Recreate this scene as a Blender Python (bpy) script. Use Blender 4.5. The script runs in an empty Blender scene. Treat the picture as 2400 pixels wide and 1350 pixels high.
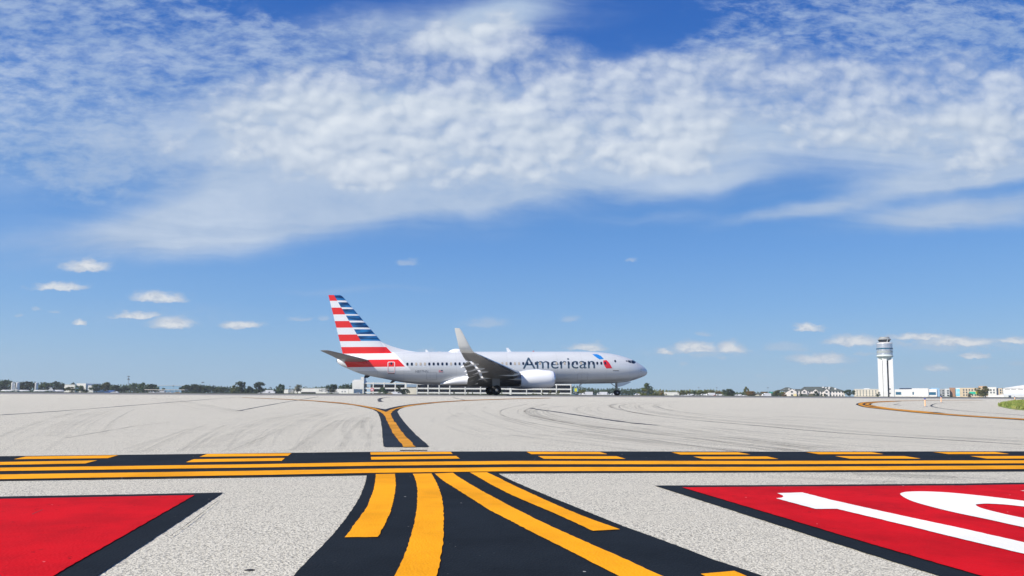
import bpy, bmesh, math, random
import numpy as np
from mathutils import Vector, Matrix
from mathutils.geometry import tessellate_polygon
R = math.radians
sc = bpy.context.scene
C = sc.collection
random.seed(7)

# ------------------------------------------------------------------ camera
F, PPX, PPY = 1600., 1200., 800.          # focal length and principal point of the 2400 x 1350 photograph
TH, RO, H = math.atan(125 / 1600.), .0054, .705
cam_d = bpy.data.cameras.new('camera')
cam = bpy.data.objects.new('camera', cam_d)
C.objects.link(cam)
cam_d.sensor_width = 36.
cam_d.lens = 24.
cam_d.shift_y = 125 / 2400.
cam_d.clip_start = .05
cam_d.clip_end = 30000
cam.matrix_world = (Matrix.Translation((0, 0, H)) @ Matrix.Rotation(R(90) + TH, 4, 'X') @ Matrix.Rotation(RO, 4, 'Z'))
sc.camera = cam

# ------------------------------------------------------------------ light
SUN_EL, SUN_AZ = R(39), R(58)             # azimuth: to the left of straight behind the camera
SV = Vector((-math.sin(SUN_AZ) * math.cos(SUN_EL), -math.cos(SUN_AZ) * math.cos(SUN_EL), math.sin(SUN_EL)))
sd = bpy.data.lights.new('sun', 'SUN')
sd.energy = 5.0
sd.angle = R(.53)
sd.color = (1., .93, .82)
sun = bpy.data.objects.new('sun', sd)
C.objects.link(sun)
sun.rotation_euler = SV.to_track_quat('Z', 'Y').to_euler()
sc.view_settings.view_transform = 'Standard'
sc.view_settings.look = 'None'
sc.view_settings.gamma = 1
EXPO = .25
sc.view_settings.exposure = EXPO
sc.view_settings.use_curve_mapping = False
sc.cycles.max_bounces = 6
sc.cycles.transparent_max_bounces = 12

# ------------------------------------------------------------------ geometry of the photograph
PHI = .152                                # the hold line and the runway run at this angle to the picture
E1 = np.array([math.cos(PHI), math.sin(PHI), 0.])
NV = np.array([-math.sin(PHI), math.cos(PHI), 0.])

def ray(px, py):
    dx, dy = px - PPX, py - PPY
    c, s = math.cos(RO), math.sin(RO)
    x, y = c * dx + s * dy, -s * dx + c * dy
    return np.array([x, F * math.cos(TH) + y * math.sin(TH), F * math.sin(TH) - y * math.cos(TH)])

def zprof(n):                             # the pavement rises gently to the crown of the runway
    if n <= 12: return 0.
    if n <= 84: return .66 * (1 - ((84 - n) / 72.) ** 1.5)
    if n < 150:
        q = (n - 84) / 66.
        return .66 * (1 - q * q * (3 - 2 * q))
    return 0.

def gz(x, y):
    return zprof(x * NV[0] + y * NV[1])

def gp(px, py, off=0.):                   # point of the pavement seen at a pixel
    d = ray(px, py)
    d = d / math.hypot(d[0], d[1])
    f = lambda k: (H + k * d[2]) - zprof(k * d.dot(NV)) - off
    b = .25
    while f(b) > 0 and b < 110: b *= 1.03
    a = b / 1.03
    for _ in range(40):
        m = .5 * (a + b)
        if f(m) > 0: a = m
        else: b = m
    return Vector((d[0] * a, d[1] * a, gz(d[0] * a, d[1] * a) + off))

def wpt(px, d, z=0.):                     # point at camera depth d straight below or above column px
    r = ray(px, 925) * (d / F)
    return Vector((r[0], r[1], z))

def zrow(px, py, d):                      # height of something seen at row py at depth d
    return H + ray(px, py)[2] * d / F

# ------------------------------------------------------------------ sky
def nd(nt, t, **kw):
    n = nt.nodes.new(t)
    for k, v in kw.items(): setattr(n, k, v)
    return n

class NG:                                 # tiny helper to write node maths
    def __init__(s, nt): s.nt = nt
    def L(s, a, b): s.nt.links.new(a, b)
    def put(s, sock, v):
        if hasattr(v, 'is_linked') or hasattr(v, 'links'): s.L(v, sock)
        else: sock.default_value = v
    def m(s, op, a, b=0., c=0., clamp=False):
        n = nd(s.nt, 'ShaderNodeMath', operation=op, use_clamp=clamp)
        for i, v in enumerate((a, b, c)): s.put(n.inputs[i], v)
        return n.outputs[0]
    def vm(s, op, a, b=(0, 0, 0), c=(0, 0, 0)):
        n = nd(s.nt, 'ShaderNodeVectorMath', operation=op)
        for i, v in enumerate((a, b, c)): s.put(n.inputs[i], v)
        return n.outputs['Value'] if op in ('LENGTH', 'DOT_PRODUCT') else n.outputs[0]
    def ss(s, v, a, b, o0=0., o1=1.):
        n = nd(s.nt, 'ShaderNodeMapRange', interpolation_type='SMOOTHSTEP')
        s.put(n.inputs[0], v)
        for i, q in enumerate((a, b, o0, o1)): n.inputs[1 + i].default_value = q
        return n.outputs[0]
    def lin(s, v, a, b, o0=0., o1=1.):
        n = nd(s.nt, 'ShaderNodeMapRange')
        s.put(n.inputs[0], v)
        for i, q in enumerate((a, b, o0, o1)): n.inputs[1 + i].default_value = q
        return n.outputs[0]
    def noise(s, vec, scale, detail=4, rough=.55, dist=0., col=False, lac=2.):
        n = nd(s.nt, 'ShaderNodeTexNoise')
        s.put(n.inputs['Vector'], vec)
        n.inputs['Scale'].default_value = scale
        n.inputs['Detail'].default_value = detail
        n.inputs['Roughness'].default_value = rough
        n.inputs['Distortion'].default_value = dist
        n.inputs['Lacunarity'].default_value = lac
        return n.outputs['Color' if col else 0]
    def vor(s, vec, scale, feature='F1', smooth=.3, rand=1.):
        n = nd(s.nt, 'ShaderNodeTexVoronoi', feature=feature)
        s.put(n.inputs['Vector'], vec)
        n.inputs['Scale'].default_value = scale
        n.inputs['Randomness'].default_value = rand
        if feature == 'SMOOTH_F1': n.inputs['Smoothness'].default_value = smooth
        return n.outputs['Distance']
    def xyz(s, x, y, z=0.):
        n = nd(s.nt, 'ShaderNodeCombineXYZ')
        for i, v in enumerate((x, y, z)): s.put(n.inputs[i], v)
        return n.outputs[0]
    def sep(s, v):
        n = nd(s.nt, 'ShaderNodeSeparateXYZ')
        s.L(v, n.inputs[0])
        return n.outputs
    def mix(s, f, a, b, blend='MIX'):
        n = nd(s.nt, 'ShaderNodeMix', data_type='RGBA', blend_type=blend)
        s.put(n.inputs['Factor'], f)
        for k, v in ((6, a), (7, b)):
            if isinstance(v, tuple): v = (*v, 1.) if len(v) == 3 else v
            s.put(n.inputs[k], v)
        return n.outputs[2]

world = bpy.data.worlds.new('World')
sc.world = world
world.use_nodes = True
world.cycles.sampling_method = 'MANUAL'
world.cycles.sample_map_resolution = 256
wt = world.node_tree
wt.nodes.clear()
g = NG(wt)

def sky_nodes():
    wout = nd(wt, 'ShaderNodeOutputWorld')
    bg = nd(wt, 'ShaderNodeBackground')
    bg.inputs['Strength'].default_value = SKY_STRENGTH
    g.L(bg.outputs[0], wout.inputs[0])
    sky = nd(wt, 'ShaderNodeTexSky', sky_type='NISHITA')
    sky.sun_disc = False
    sky.sun_elevation = SUN_EL
    sky.sun_rotation = math.atan2(SV.x, SV.y)
    sky.altitude = 200
    sky.air_density = 1.0
    sky.dust_density = .4
    sky.ozone_density = 2.2
    hs = nd(wt, 'ShaderNodeHueSaturation')
    hs.inputs['Saturation'].default_value = SKY_SAT
    hs.inputs['Value'].default_value = 1.
    g.L(sky.outputs[0], hs.inputs['Color'])
    tc = nd(wt, 'ShaderNodeTexCoord')
    D = g.vm('NORMALIZE', tc.outputs['Generated'])
    x, y, z = g.sep(D)
    # clear autumn air: pale near the horizon, deep blue overhead
    rampn = nd(wt, 'ShaderNodeValToRGB')
    cr = rampn.color_ramp
    while len(cr.elements) < len(SKY_RAMP): cr.elements.new(.5)
    for e, (zz_, rgb) in zip(cr.elements, SKY_RAMP):
        e.position = zz_
        e.color = (*[(c / 255. / 12.92 if c < 10 else ((c / 255. + .055) / 1.055) ** 2.4) / SKY_STRENGTH / 2 ** EXPO for c in rgb], 1)
    g.L(z, rampn.inputs[0])
    blue = g.mix(SKY_MIX, hs.outputs[0], rampn.outputs[0])
    ym = g.m('MAXIMUM', y, .03)
    u, w = g.m('DIVIDE', x, ym), g.m('DIVIDE', z, ym)
    G = g.xyz(u, w)                                     # slopes of the direction towards the north
    zz = g.m('ADD', g.m('MAXIMUM', z, 0.), .05)
    P = g.xyz(g.m('DIVIDE', x, zz), g.m('DIVIDE', y, zz))   # plane of a cloud layer overhead
    front = g.ss(y, .05, .3)
    up = g.ss(z, .0, .06)

    def blobs(vec, rows, ring0, ring1):
        acc = None
        for (cx, cy, rx, ry, ang, wgt) in rows:
            r = ray(cx, cy)
            mp = nd(wt, 'ShaderNodeMapping', vector_type='TEXTURE')
            mp.inputs['Location'].default_value = (r[0] / r[1], r[2] / r[1], 0)
            mp.inputs['Rotation'].default_value = (0, 0, R(ang))
            mp.inputs['Scale'].default_value = (rx / F, ry / F, 1)
            g.L(vec, mp.inputs[0])
            v = g.ss(g.vm('LENGTH', mp.outputs[0]), ring1, ring0, 0., wgt)
            acc = v if acc is None else g.m('ADD', acc, v)
        return acc
    warpc = g.noise(G, 3.2, 4, .6, col=True)
    warp = g.vm('MULTIPLY_ADD', g.vm('SUBTRACT', warpc, (.5, .5, .5)), (.11, .06, 0), G)
    covA = g.m('MULTIPLY', g.m('MINIMUM', blobs(warp, ALTO, .1, 1.3), 1.1), front)
    covB = g.m('MULTIPLY', g.m('MINIMUM', blobs(warp, VEIL, .1, 1.2), 1.), front)
    # puffy layer: fine billows over a broad field
    Q = g.vm('MULTIPLY', G, (1., 1.4, 0))
    wn = g.vm('SUBTRACT', g.noise(Q, 9., 3, .6, col=True), (.5, .5, .5))
    wp = g.vm('MULTIPLY_ADD', wn, (.034, .034, 0), Q)
    def puff(vec, det):
        n1 = g.noise(vec, 6.5, det, .68)
        v1 = g.vor(vec, 17.)
        v2 = g.vor(vec, 39.)
        c1 = g.m('SUBTRACT', 1.0, g.m('MULTIPLY', v1, v1))
        c2 = g.m('SUBTRACT', 1.0, g.m('MULTIPLY', v2, v2))
        return g.m('MULTIPLY_ADD', c2, .11, g.m('MULTIPLY_ADD', c1, .16, g.m('MULTIPLY', n1, .82)))
    f0 = puff(wp, 8)
    f1 = puff(g.vm('ADD', wp, (-.009, .014, 0)), 3)     # the same field a step towards the light
    fb = puff(wp, 3)
    macro = g.m('MULTIPLY_ADD', g.noise(wp, 2.3, 4, .6), .38, -.19)
    dA = g.m('ADD', g.m('MULTIPLY_ADD', covA, .36, f0), macro)
    aA = g.m('MULTIPLY', g.m('MULTIPLY', g.ss(dA, .73, 1.16), g.ss(covA, .0, .8)), .84)
    relief = g.lin(g.m('SUBTRACT', fb, f1), -.14, .14)
    thick = g.ss(dA, .80, 1.15)
    # mottled ripples, high and thin
    rp = nd(wt, 'ShaderNodeMapping')
    rp.inputs['Rotation'].default_value = (0, 0, R(22))
    rp.inputs['Scale'].default_value = (1., 1.7, 1)
    g.L(wp, rp.inputs[0])
    rip = g.m('MULTIPLY_ADD', g.noise(rp.outputs[0], 26., 4, .62), .62, g.m('MULTIPLY', g.noise(wp, 7., 5, .6), .38))
    covR = g.m('MULTIPLY', g.m('MINIMUM', blobs(warp, RIPPLE, .3, 1.1), 1.), front)
    aR = g.m('MULTIPLY', g.ss(g.m('MULTIPLY_ADD', covR, .16, rip), .50, .80), g.m('MULTIPLY', g.ss(covR, 0., .5), .72))
    # streaks and veil
    st = nd(wt, 'ShaderNodeMapping')
    st.inputs['Rotation'].default_value = (0, 0, R(-14))
    st.inputs['Scale'].default_value = (1.3, 9.5, 1)
    g.L(warp, st.inputs[0])
    s1 = g.noise(st.outputs[0], 1.7, 7, .6, .9)
    s2 = g.noise(wp, 5.5, 7, .6)
    sB = g.m('MULTIPLY_ADD', s1, .6, g.m('MULTIPLY', s2, .4))
    aB = g.m('MULTIPLY', covB, g.ss(g.m('MULTIPLY_ADD', covB, .24, sB), .38, .74))
    # small fair-weather cumulus low over the horizon
    cw = g.noise(g.vm('MULTIPLY', G, (1, 1.7, 1)), 26., 5, .65, col=True)
    cg = g.vm('MULTIPLY_ADD', g.vm('SUBTRACT', cw, (.5, .5, .5)), (.042, .020, 0), G)
    def cumulus(rows):
        acc = None
        for (cx, base, wd, ht) in rows:
            r = ray(cx, base - .18 * ht)
            sx, sy = F / (wd * .70), F / (ht * 1.0)
            b = (-r[0] / r[1] * sx, -r[2] / r[1] * sy, 0)
            v = g.vm('MULTIPLY_ADD', cg, (sx, sy, 0), b)
            q = g.vm('LENGTH', g.vm('MAXIMUM', v, g.vm('MULTIPLY', v, (1, -2.6, 1))))    # flat base, lumpy top
            acc = q if acc is None else g.m('MINIMUM', acc, q)
        return acc
    cs = cumulus(CUMULUS)
    cf = cumulus(CUMULUS_FAINT)
    fine = g.noise(g.vm('MULTIPLY', G, (1, 1.8, 1)), 60., 5, .65)
    fo = g.m('MULTIPLY_ADD', fine, .9, -.45)
    aC = g.m('MULTIPLY', g.ss(g.m('ADD', cs, fo), 1.12, .35), g.m('MULTIPLY', front, .9))
    aF = g.m('MULTIPLY', g.ss(g.m('ADD', cf, fo), 1.12, .2), g.m('MULTIPLY', front, .42))
    aK = g.m('MULTIPLY', g.m('MULTIPLY', blobs(cg, BANKS, .1, 1.2), front), g.ss(fine, .25, .70))
    aF = g.m('MAXIMUM', aF, aK)
    inv = lambda a: g.m('SUBTRACT', 1., a)
    alpha = inv(g.m('MULTIPLY', g.m('MULTIPLY', inv(aA), inv(aB)), g.m('MULTIPLY', inv(aR), g.m('MULTIPLY', inv(aC), inv(aF)))))
    alpha = g.m('MULTIPLY', alpha, up)
    k = CLOUD / 2 ** EXPO
    cA = g.mix(g.m('MULTIPLY_ADD', relief, .6, g.m('MULTIPLY', thick, .4)), (.42 * k, .54 * k, .74 * k), (.84 * k, .91 * k, 1.0 * k))
    cB = g.mix(g.ss(sB, .4, .8), (.44 * k, .58 * k, .81 * k), (.74 * k, .84 * k, .98 * k))
    cC = g.mix(g.m('MULTIPLY', g.ss(cs, 1., .3), g.ss(fine, .3, .6)), (.60 * k, .68 * k, .80 * k), (.90 * k, .92 * k, .94 * k))
    col = g.mix(g.ss(aA, .0, .55), cB, cA)
    col = g.mix(g.ss(g.m('MAXIMUM', aC, aF), .0, .3), col, cC)
    out = g.mix(alpha, blue, g.mix(1., col, (1 / SKY_STRENGTH,) * 3, 'MULTIPLY'))
    g.L(out, bg.inputs['Color'])

SKY_STRENGTH, SKY_SAT, CLOUD = .10, 1.12, .88
SKY_MIX = .85                             # share of the measured colours against the Sky Texture
SKY_RAMP = [(0., (160, 194, 224)), (.05, (147, 188, 226)), (.12, (124, 174, 228)), (.2, (103, 158, 224)), (.28, (84, 143, 214)),
            (.4, (54, 116, 202)), (.55, (34, 94, 184)), (1., (24, 66, 150))]
ALTO = [(1330, 290, 760, 230, 3, .95), (1850, 225, 660, 180, 1, .95), (2330, 250, 440, 230, 0, .85), (1000, 230, 520, 220, 12, .75),
        (560, 280, 600, 190, 8, .62), (760, 40, 320, 75, -4, .7), (1130, 60, 220, 100, 10, .6), (1000, 400, 420, 90, 6, .45), (2300, 380, 240, 60, 5, .4), (1700, 270, 420, 170, 0, .35), (780, 250, 560, 200, 10, .4)]
VEIL = [(720, 320, 640, 190, 6, 1.05), (950, 480, 760, 110, 4, .5), (1600, 290, 1100, 210, 0, .75), (430, 545, 560, 80, 5, 1.), (900, 430, 660, 110, 6, .8), (1300, 385, 760, 110, 5, .75), (2240, 500, 430, 56, 5, 1.1),
        (2260, 418, 360, 42, 6, .9), (1900, 492, 260, 28, 11, .8), (1600, 515, 260, 22, 3, .22), (2300, 330, 420, 110, 5, .8), (1000, 60, 520, 100, 8, .6),
        (250, 120, 520, 150, -20, .2), (620, 470, 280, 18, 9, .7), (1650, 440, 260, 34, 10, .5), (850, 680, 220, 12, 0, .3), (60, 360, 400, 200, 0, .35),
        (1180, 40, 240, 80, 20, .6)]
BANKS = [(2210, 806, 330, 26, 0, .62), (1640, 826, 170, 18, 0, .5), (1930, 842, 120, 18, 0, .35), (1140, 758, 70, 16, 0, .35), (390, 740, 240, 40, 0, .16)]
RIPPLE = [(160, 200, 520, 300, -20, 1.15), (330, 60, 480, 150, -10, 1.1), (2100, 50, 560, 130, -6, 1.), (100, 330, 320, 160, -10, .7), (700, 130, 380, 120, 10, .7), (1750, 100, 320, 70, 10, .6)]
CUMULUS = [(205, 634, 100, 25), (135, 678, 110, 18), (372, 708, 116, 26), (322, 745, 96, 16), (405, 768, 102, 24), (562, 767, 80, 18),
           (1627, 822, 90, 22), (1714, 824, 66, 24), (1998, 808, 110, 26), (2152, 796, 124, 14), (2254, 808, 150, 20), (1916, 849, 130, 24),
           (2380, 804, 70, 14), (1896, 774, 66, 14), (1375, 820, 84, 18), (188, 756, 34, 10), (1556, 828, 42, 12), (2285, 838, 56, 11), (2196, 867, 66, 14)]
CUMULUS_FAINT = [(700, 750, 44, 12), (756, 750, 28, 12), (1137, 764, 100, 22), (1338, 752, 46, 18), (955, 620, 46, 14), (1480, 613, 24, 8),
                 (1650, 786, 40, 10), (1837, 820, 110, 20), (2190, 820, 130, 16), (2036, 836, 60, 10), (1792, 885, 34, 8), (1980, 872, 34, 9),
                 (1927, 890, 28, 8), (1687, 841, 24, 9), (1601, 853, 26, 8), (2388, 856, 60, 12), (2300, 864, 40, 10), (82, 729, 24, 10),
                 (124, 734, 24, 8), (1000, 830, 60, 10), (45, 742, 20, 8)]
sky_nodes()

# ------------------------------------------------------------------ materials
def mat(name, col, rough=.6, metal=0., vary=.0, vscale=1., bump=0., bscale=20., coat=0., col2=None, spec=.5):
    m = bpy.data.materials.new(name)
    m.use_nodes = True
    nt = m.node_tree
    b = nt.nodes['Principled BSDF']
    b.inputs['Base Color'].default_value = (*col, 1)
    b.inputs['Roughness'].default_value = rough
    b.inputs['Metallic'].default_value = metal
    b.inputs['Coat Weight'].default_value = coat
    b.inputs['Specular IOR Level'].default_value = spec
    q = NG(nt)
    if vary or bump:
        tc = nd(nt, 'ShaderNodeTexCoord').outputs['Object']
    if vary:
        n = q.noise(tc, vscale, 5, .6)
        lo = tuple(c * (1 - vary) for c in col) if col2 is None else col2
        hi = tuple(min(1, c * (1 + vary)) for c in col)
        q.L(q.mix(q.ss(n, .3, .7), lo, hi), b.inputs['Base Color'])
    if bump:
        n = q.noise(tc, bscale, 4, .6)
        bp = nd(nt, 'ShaderNodeBump')
        bp.inputs['Strength'].default_value = bump
        bp.inputs['Distance'].default_value = .02
        q.L(n, bp.inputs['Height'])
        q.L(bp.outputs[0], b.inputs['Normal'])
    return m

# ------------------------------------------------------------------ mesh helpers
class MB:                                 # collects faces, then becomes ONE mesh object
    def __init__(s): s.v, s.f, s.mi = [], [], []
    def add(s, vs, fs, mi=0):
        o = len(s.v)
        s.v += [tuple(map(float, p)) for p in vs]
        s.f += [tuple(o + i for i in f) for f in fs]
        s.mi += [mi] * len(fs)
        return s
    def box(s, x0, x1, y0, y1, z0, z1, mi=0):
        p = [(x0, y0, z0), (x1, y0, z0), (x1, y1, z0), (x0, y1, z0), (x0, y0, z1), (x1, y0, z1), (x1, y1, z1), (x0, y1, z1)]
        return s.add(p, [(0, 3, 2, 1), (4, 5, 6, 7), (0, 1, 5, 4), (1, 2, 6, 5), (2, 3, 7, 6), (3, 0, 4, 7)], mi)
    def prism(s, poly, a, b, axis='y', mi=0):     # polygon extruded along an axis
        n = len(poly)
        mk = {'y': lambda p, t: (p[0], t, p[1]), 'x': lambda p, t: (t, p[0], p[1]), 'z': lambda p, t: (p[0], p[1], t)}[axis]
        vs = [mk(p, a) for p in poly] + [mk(p, b) for p in poly]
        return s.add(vs, [tuple(range(n)), tuple(range(2 * n - 1, n - 1, -1))] + [(i, i + n, (i + 1) % n + n, (i + 1) % n) for i in range(n)], mi)
    def rings(s, rs, cap=True, mi=0, close=True):
        n = len(rs[0])
        vs = [p for r in rs for p in r]
        fs = []
        for k in range(len(rs) - 1):
            for i in range(n if close else n - 1):
                j = (i + 1) % n
                fs.append((k * n + i, k * n + j, (k + 1) * n + j, (k + 1) * n + i))
        if cap:
            fs.append(tuple(range(n - 1, -1, -1)))
            fs.append(tuple((len(rs) - 1) * n + i for i in range(n)))
        return s.add(vs, fs, mi)
    def tube(s, a, b, r0, r1=None, seg=10, mi=0):
        a, b = Vector(a), Vector(b)
        r1 = r0 if r1 is None else r1
        d = (b - a).normalized()
        u = d.orthogonal().normalized()
        w = d.cross(u)
        rs = [[p + (u * math.cos(t) + w * math.sin(t)) * r for t in [2 * math.pi * i / seg for i in range(seg)]] for p, r in ((a, r0), (b, r1))]
        return s.rings(rs, mi=mi)
    def lathe(s, prof, seg=32, c=(0, 0, 0), axis='z', mi=0, cap=True):
        rs = []
        for r, h in prof:
            ring = []
            for i in range(seg):
                t = 2 * math.pi * i / seg
                a, b = r * math.cos(t), r * math.sin(t)
                ring.append({'z': (c[0] + a, c[1] + b, c[2] + h), 'x': (c[0] + h, c[1] + a, c[2] + b), 'y': (c[0] + a, c[1] + h, c[2] + b)}[axis])
            rs.append(ring)
        return s.rings(rs, cap, mi)
    def build(s, name, mats, parent=None, smooth=False, fix=True):
        me = bpy.data.meshes.new(name)
        me.from_pydata(s.v, [], s.f)
        for m in (mats if isinstance(mats, (list, tuple)) else [mats]): me.materials.append(m)
        me.polygons.foreach_set('material_index', s.mi)
        if fix:
            bm = bmesh.new()
            bm.from_mesh(me)
            bmesh.ops.recalc_face_normals(bm, faces=bm.faces)
            bm.to_mesh(me)
            bm.free()
        if smooth:
            me.polygons.foreach_set('use_smooth', [True] * len(me.polygons))
        o = bpy.data.objects.new(name, me)
        C.objects.link(o)
        if parent: o.parent = parent
        if smooth == 'auto':
            me.set_sharp_from_angle(angle=R(40))
        return o

def tag(o, label=None, cat=None, group=None, kind=None):
    for k, v in (('label', label), ('category', cat), ('group', group), ('kind', kind)):
        if v: o[k] = v
    return o

def thing(name, label, cat, loc=(0, 0, 0), rz=0., group=None):
    o = bpy.data.objects.new(name, None)
    o.empty_display_size = .3
    C.objects.link(o)
    o.location = loc
    o.rotation_euler = (0, 0, rz)
    return tag(o, label, cat, group)

def copy_thing(root, loc, rz=0., label=None, group=None, scale=None):
    r = root.copy()
    C.objects.link(r)
    r.location = loc
    r.rotation_euler = (0, 0, rz)
    if scale is not None: r.scale = scale
    if label: r['label'] = label
    if group: r['group'] = group
    for ch in list(root.children):
        c = ch.copy()
        C.objects.link(c)
        c.parent = r
        for gch in ch.children:
            d = gch.copy()
            C.objects.link(d)
            d.parent = c
    return r
# ================================================================== ground
def grain_material(name, base, dark, stain):
    m = bpy.data.materials.new(name)
    m.use_nodes = True
    nt = m.node_tree
    b = nt.nodes['Principled BSDF']
    b.inputs['Roughness'].default_value = .88
    b.inputs['Specular IOR Level'].default_value = .25
    q = NG(nt)
    tc = nd(nt, 'ShaderNodeTexCoord').outputs['Object']
    v = q.vor(tc, 94.)                                    # pebbles of the exposed aggregate
    n1 = q.noise(tc, 125., 3, .7)
    n2 = q.noise(tc, 42., 4, .65)
    n3 = q.noise(tc, .9, 6, .6)
    st = nd(nt, 'ShaderNodeMapping')
    st.inputs['Rotation'].default_value = (0, 0, -.35)
    st.inputs['Scale'].default_value = (.06, .9, 1)
    q.L(tc, st.inputs[0])
    n4 = q.noise(st.outputs[0], 1.6, 6, .65)
    pit = q.m('MULTIPLY', q.ss(v, .52, .80), .75)
    speck = q.m('MAXIMUM', pit, q.ss(n1, .53, .62))
    c = q.mix(q.ss(n2, .3, .7), tuple(x * .86 for x in base), tuple(min(1, x * 1.13) for x in base))
    c = q.mix(q.m('MULTIPLY', speck, .88), c, dark)
    c = q.mix(q.m('MULTIPLY', q.ss(n1, .40, .22), .55), c, tuple(min(.9, x * 1.5) for x in base))
    c = q.mix(q.m('MULTIPLY', q.ss(n4, .42, .74), .55), c, stain)
    c = q.mix(q.m('MULTIPLY', q.ss(n3, .42, .75), .22), c, stain)
    rust = q.m('MULTIPLY', q.ss(q.noise(tc, 3.1, 5, .7), .74, .80), .5)
    c = q.mix(rust, c, (.30, .16, .07))
    q.L(c, b.inputs['Base Color'])
    bp = nd(nt, 'ShaderNodeBump')
    bp.inputs['Strength'].default_value = .8
    bp.inputs['Distance'].default_value = .004
    q.L(q.m('MULTIPLY_ADD', n2, .6, q.m('SUBTRACT', 1., q.m('MULTIPLY', speck, .8))), bp.inputs['Height'])
    q.L(bp.outputs[0], b.inputs['Normal'])
    return m

def paint_material(name, col, speck, amount, worn, dirt_shade=.16, chip=(.5, .5, .48)):
    m = bpy.data.materials.new(name)
    m.use_nodes = True
    nt = m.node_tree
    b = nt.nodes['Principled BSDF']
    b.inputs['Roughness'].default_value = .8
    b.inputs['Specular IOR Level'].default_value = .08
    q = NG(nt)
    tc = nd(nt, 'ShaderNodeTexCoord').outputs['Object']
    n1 = q.noise(tc, 1.4, 6, .65)
    n2 = q.noise(tc, 95., 3, .65)
    n3 = q.noise(tc, 17., 6, .75)
    n4 = q.noise(tc, 2.2, 3, .6)
    c = q.mix(q.ss(n1, .35, .72), tuple(min(1, x * 1.05) for x in col), tuple(x * (1 - dirt_shade) for x in col))
    c = q.mix(q.m('MULTIPLY', q.ss(n2, .58, .75), .35), c, tuple(x * .7 for x in col))
    hit = q.m('MULTIPLY', q.ss(n3, amount, amount + .035), q.ss(n4, .42, .6))
    c = q.mix(hit, c, speck)
    v2 = q.vor(q.vm('ADD', tc, q.vm('MULTIPLY', q.noise(tc, 40., 2, .5, col=True), (.02, .02, 0))), 7.)
    c = q.mix(q.m('MULTIPLY', q.ss(v2, .055, .03), q.ss(q.noise(tc, 1.1, 3, .6), .45, .55)), c, chip)
    q.L(c, b.inputs['Base Color'])
    bp = nd(nt, 'ShaderNodeBump')
    bp.inputs['Strength'].default_value = .35
    bp.inputs['Distance'].default_value = .004
    q.L(q.m('SUBTRACT', 1., q.vor(tc, 80.)), bp.inputs['Height'])
    q.L(bp.outputs[0], b.inputs['Normal'])
    return m

M_PAVE = grain_material('weathered_concrete', (.78, .74, .605), (.055, .051, .045), (.62, .585, .48))
M_RUN = mat('runway_asphalt', (.18, .175, .165), .9, vary=.2, vscale=.15, bump=.3, bscale=60)
M_GRASSF = mat('mown_grass', (.075, .11, .03), .95, vary=.35, vscale=.12, bump=.6, bscale=4)
M_BLACK = paint_material('black_paint', (.013, .0175, .023), (.35, .35, .35), .68, 0, .3)
M_YEL = paint_material('yellow_paint', (.90, .37, .008), (.50, .17, .01), .68, 0, .2, (.4, .16, .01))
M_YELW = paint_material('worn_yellow_paint', (.66, .29, .03), (.25, .12, .03), .62, 0, .4)
M_RED = paint_material('red_paint', (.59, .004, .0095), (.10, .004, .006), .615, 0, .3, (.75, .45, .45))
M_WHT = paint_material('white_paint', (.84, .835, .80), (.6, .58, .55), .70, 0, .06, (.5, .45, .4))
M_BLACKW = paint_material('worn_black_paint', (.022, .030, .042), (.25, .24, .23), .64, 0, .3)
M_TAR = mat('crack_sealant', (.02, .02, .021), .6)
M_CONC = mat('concrete_edge', (.5, .48, .45), .9)

def sheet(name, n0, n1, t0, t1, m, off, step=1.):
    ns = [n0]
    while ns[-1] < n1 - 1e-6:
        a = ns[-1]
        ns.append(min(n1, a + (step if 10 <= a < 152 else 20. if a < 10 else 150.)) if not a < 12 < a + 20 else min(n1, 12.))
    b = MB()
    vs = []
    for n in ns:
        for t in (t0, t1):
            p = E1 * t + NV * n
            vs.append((p[0], p[1], zprof(n) + off))
    b.add(vs, [(2 * i, 2 * i + 1, 2 * i + 3, 2 * i + 2) for i in range(len(ns) - 1)])
    return b.build(name, m, fix=False)

tag(sheet('grass_field', -900, 9000, -7000, 7000, M_GRASSF, -.05), kind='structure')
pave = tag(sheet('taxiway_pavement', -55, 60.5, -420, 420, M_PAVE, 0), kind='structure')
runway = tag(sheet('runway', 60.5, 106, -1500, 1500, M_RUN, 0), kind='structure')
apron = tag(sheet('apron', 330, 560, -450, 700, mat('apron_concrete', (.30, .30, .29), .9, vary=.2, vscale=.1), .02, 50), kind='structure')

def line_strip(name, n0, n1, t0, t1, m, off, parent, label=None):
    b = MB()
    ts = np.arange(t0, t1 + .1, 20.)
    vs = []
    for t in ts:
        for n in (n0, n1):
            p = E1 * t + NV * n
            vs.append((p[0], p[1], zprof(n) + off))
    b.add(vs, [(2 * i, 2 * i + 2, 2 * i + 3, 2 * i + 1) for i in range(len(ts) - 1)])
    return tag(b.build(name, m, parent, fix=False), label)
line_strip('edge_stripe', 63.4, 64.3, -1500, 1500, M_WHT, .006, runway, 'white edge stripe along the near side of the runway')
line_strip('edge_stripe', 104.4, 105.3, -1500, 1500, M_WHT, .006, runway, 'white edge stripe along the far side of the runway')

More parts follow.
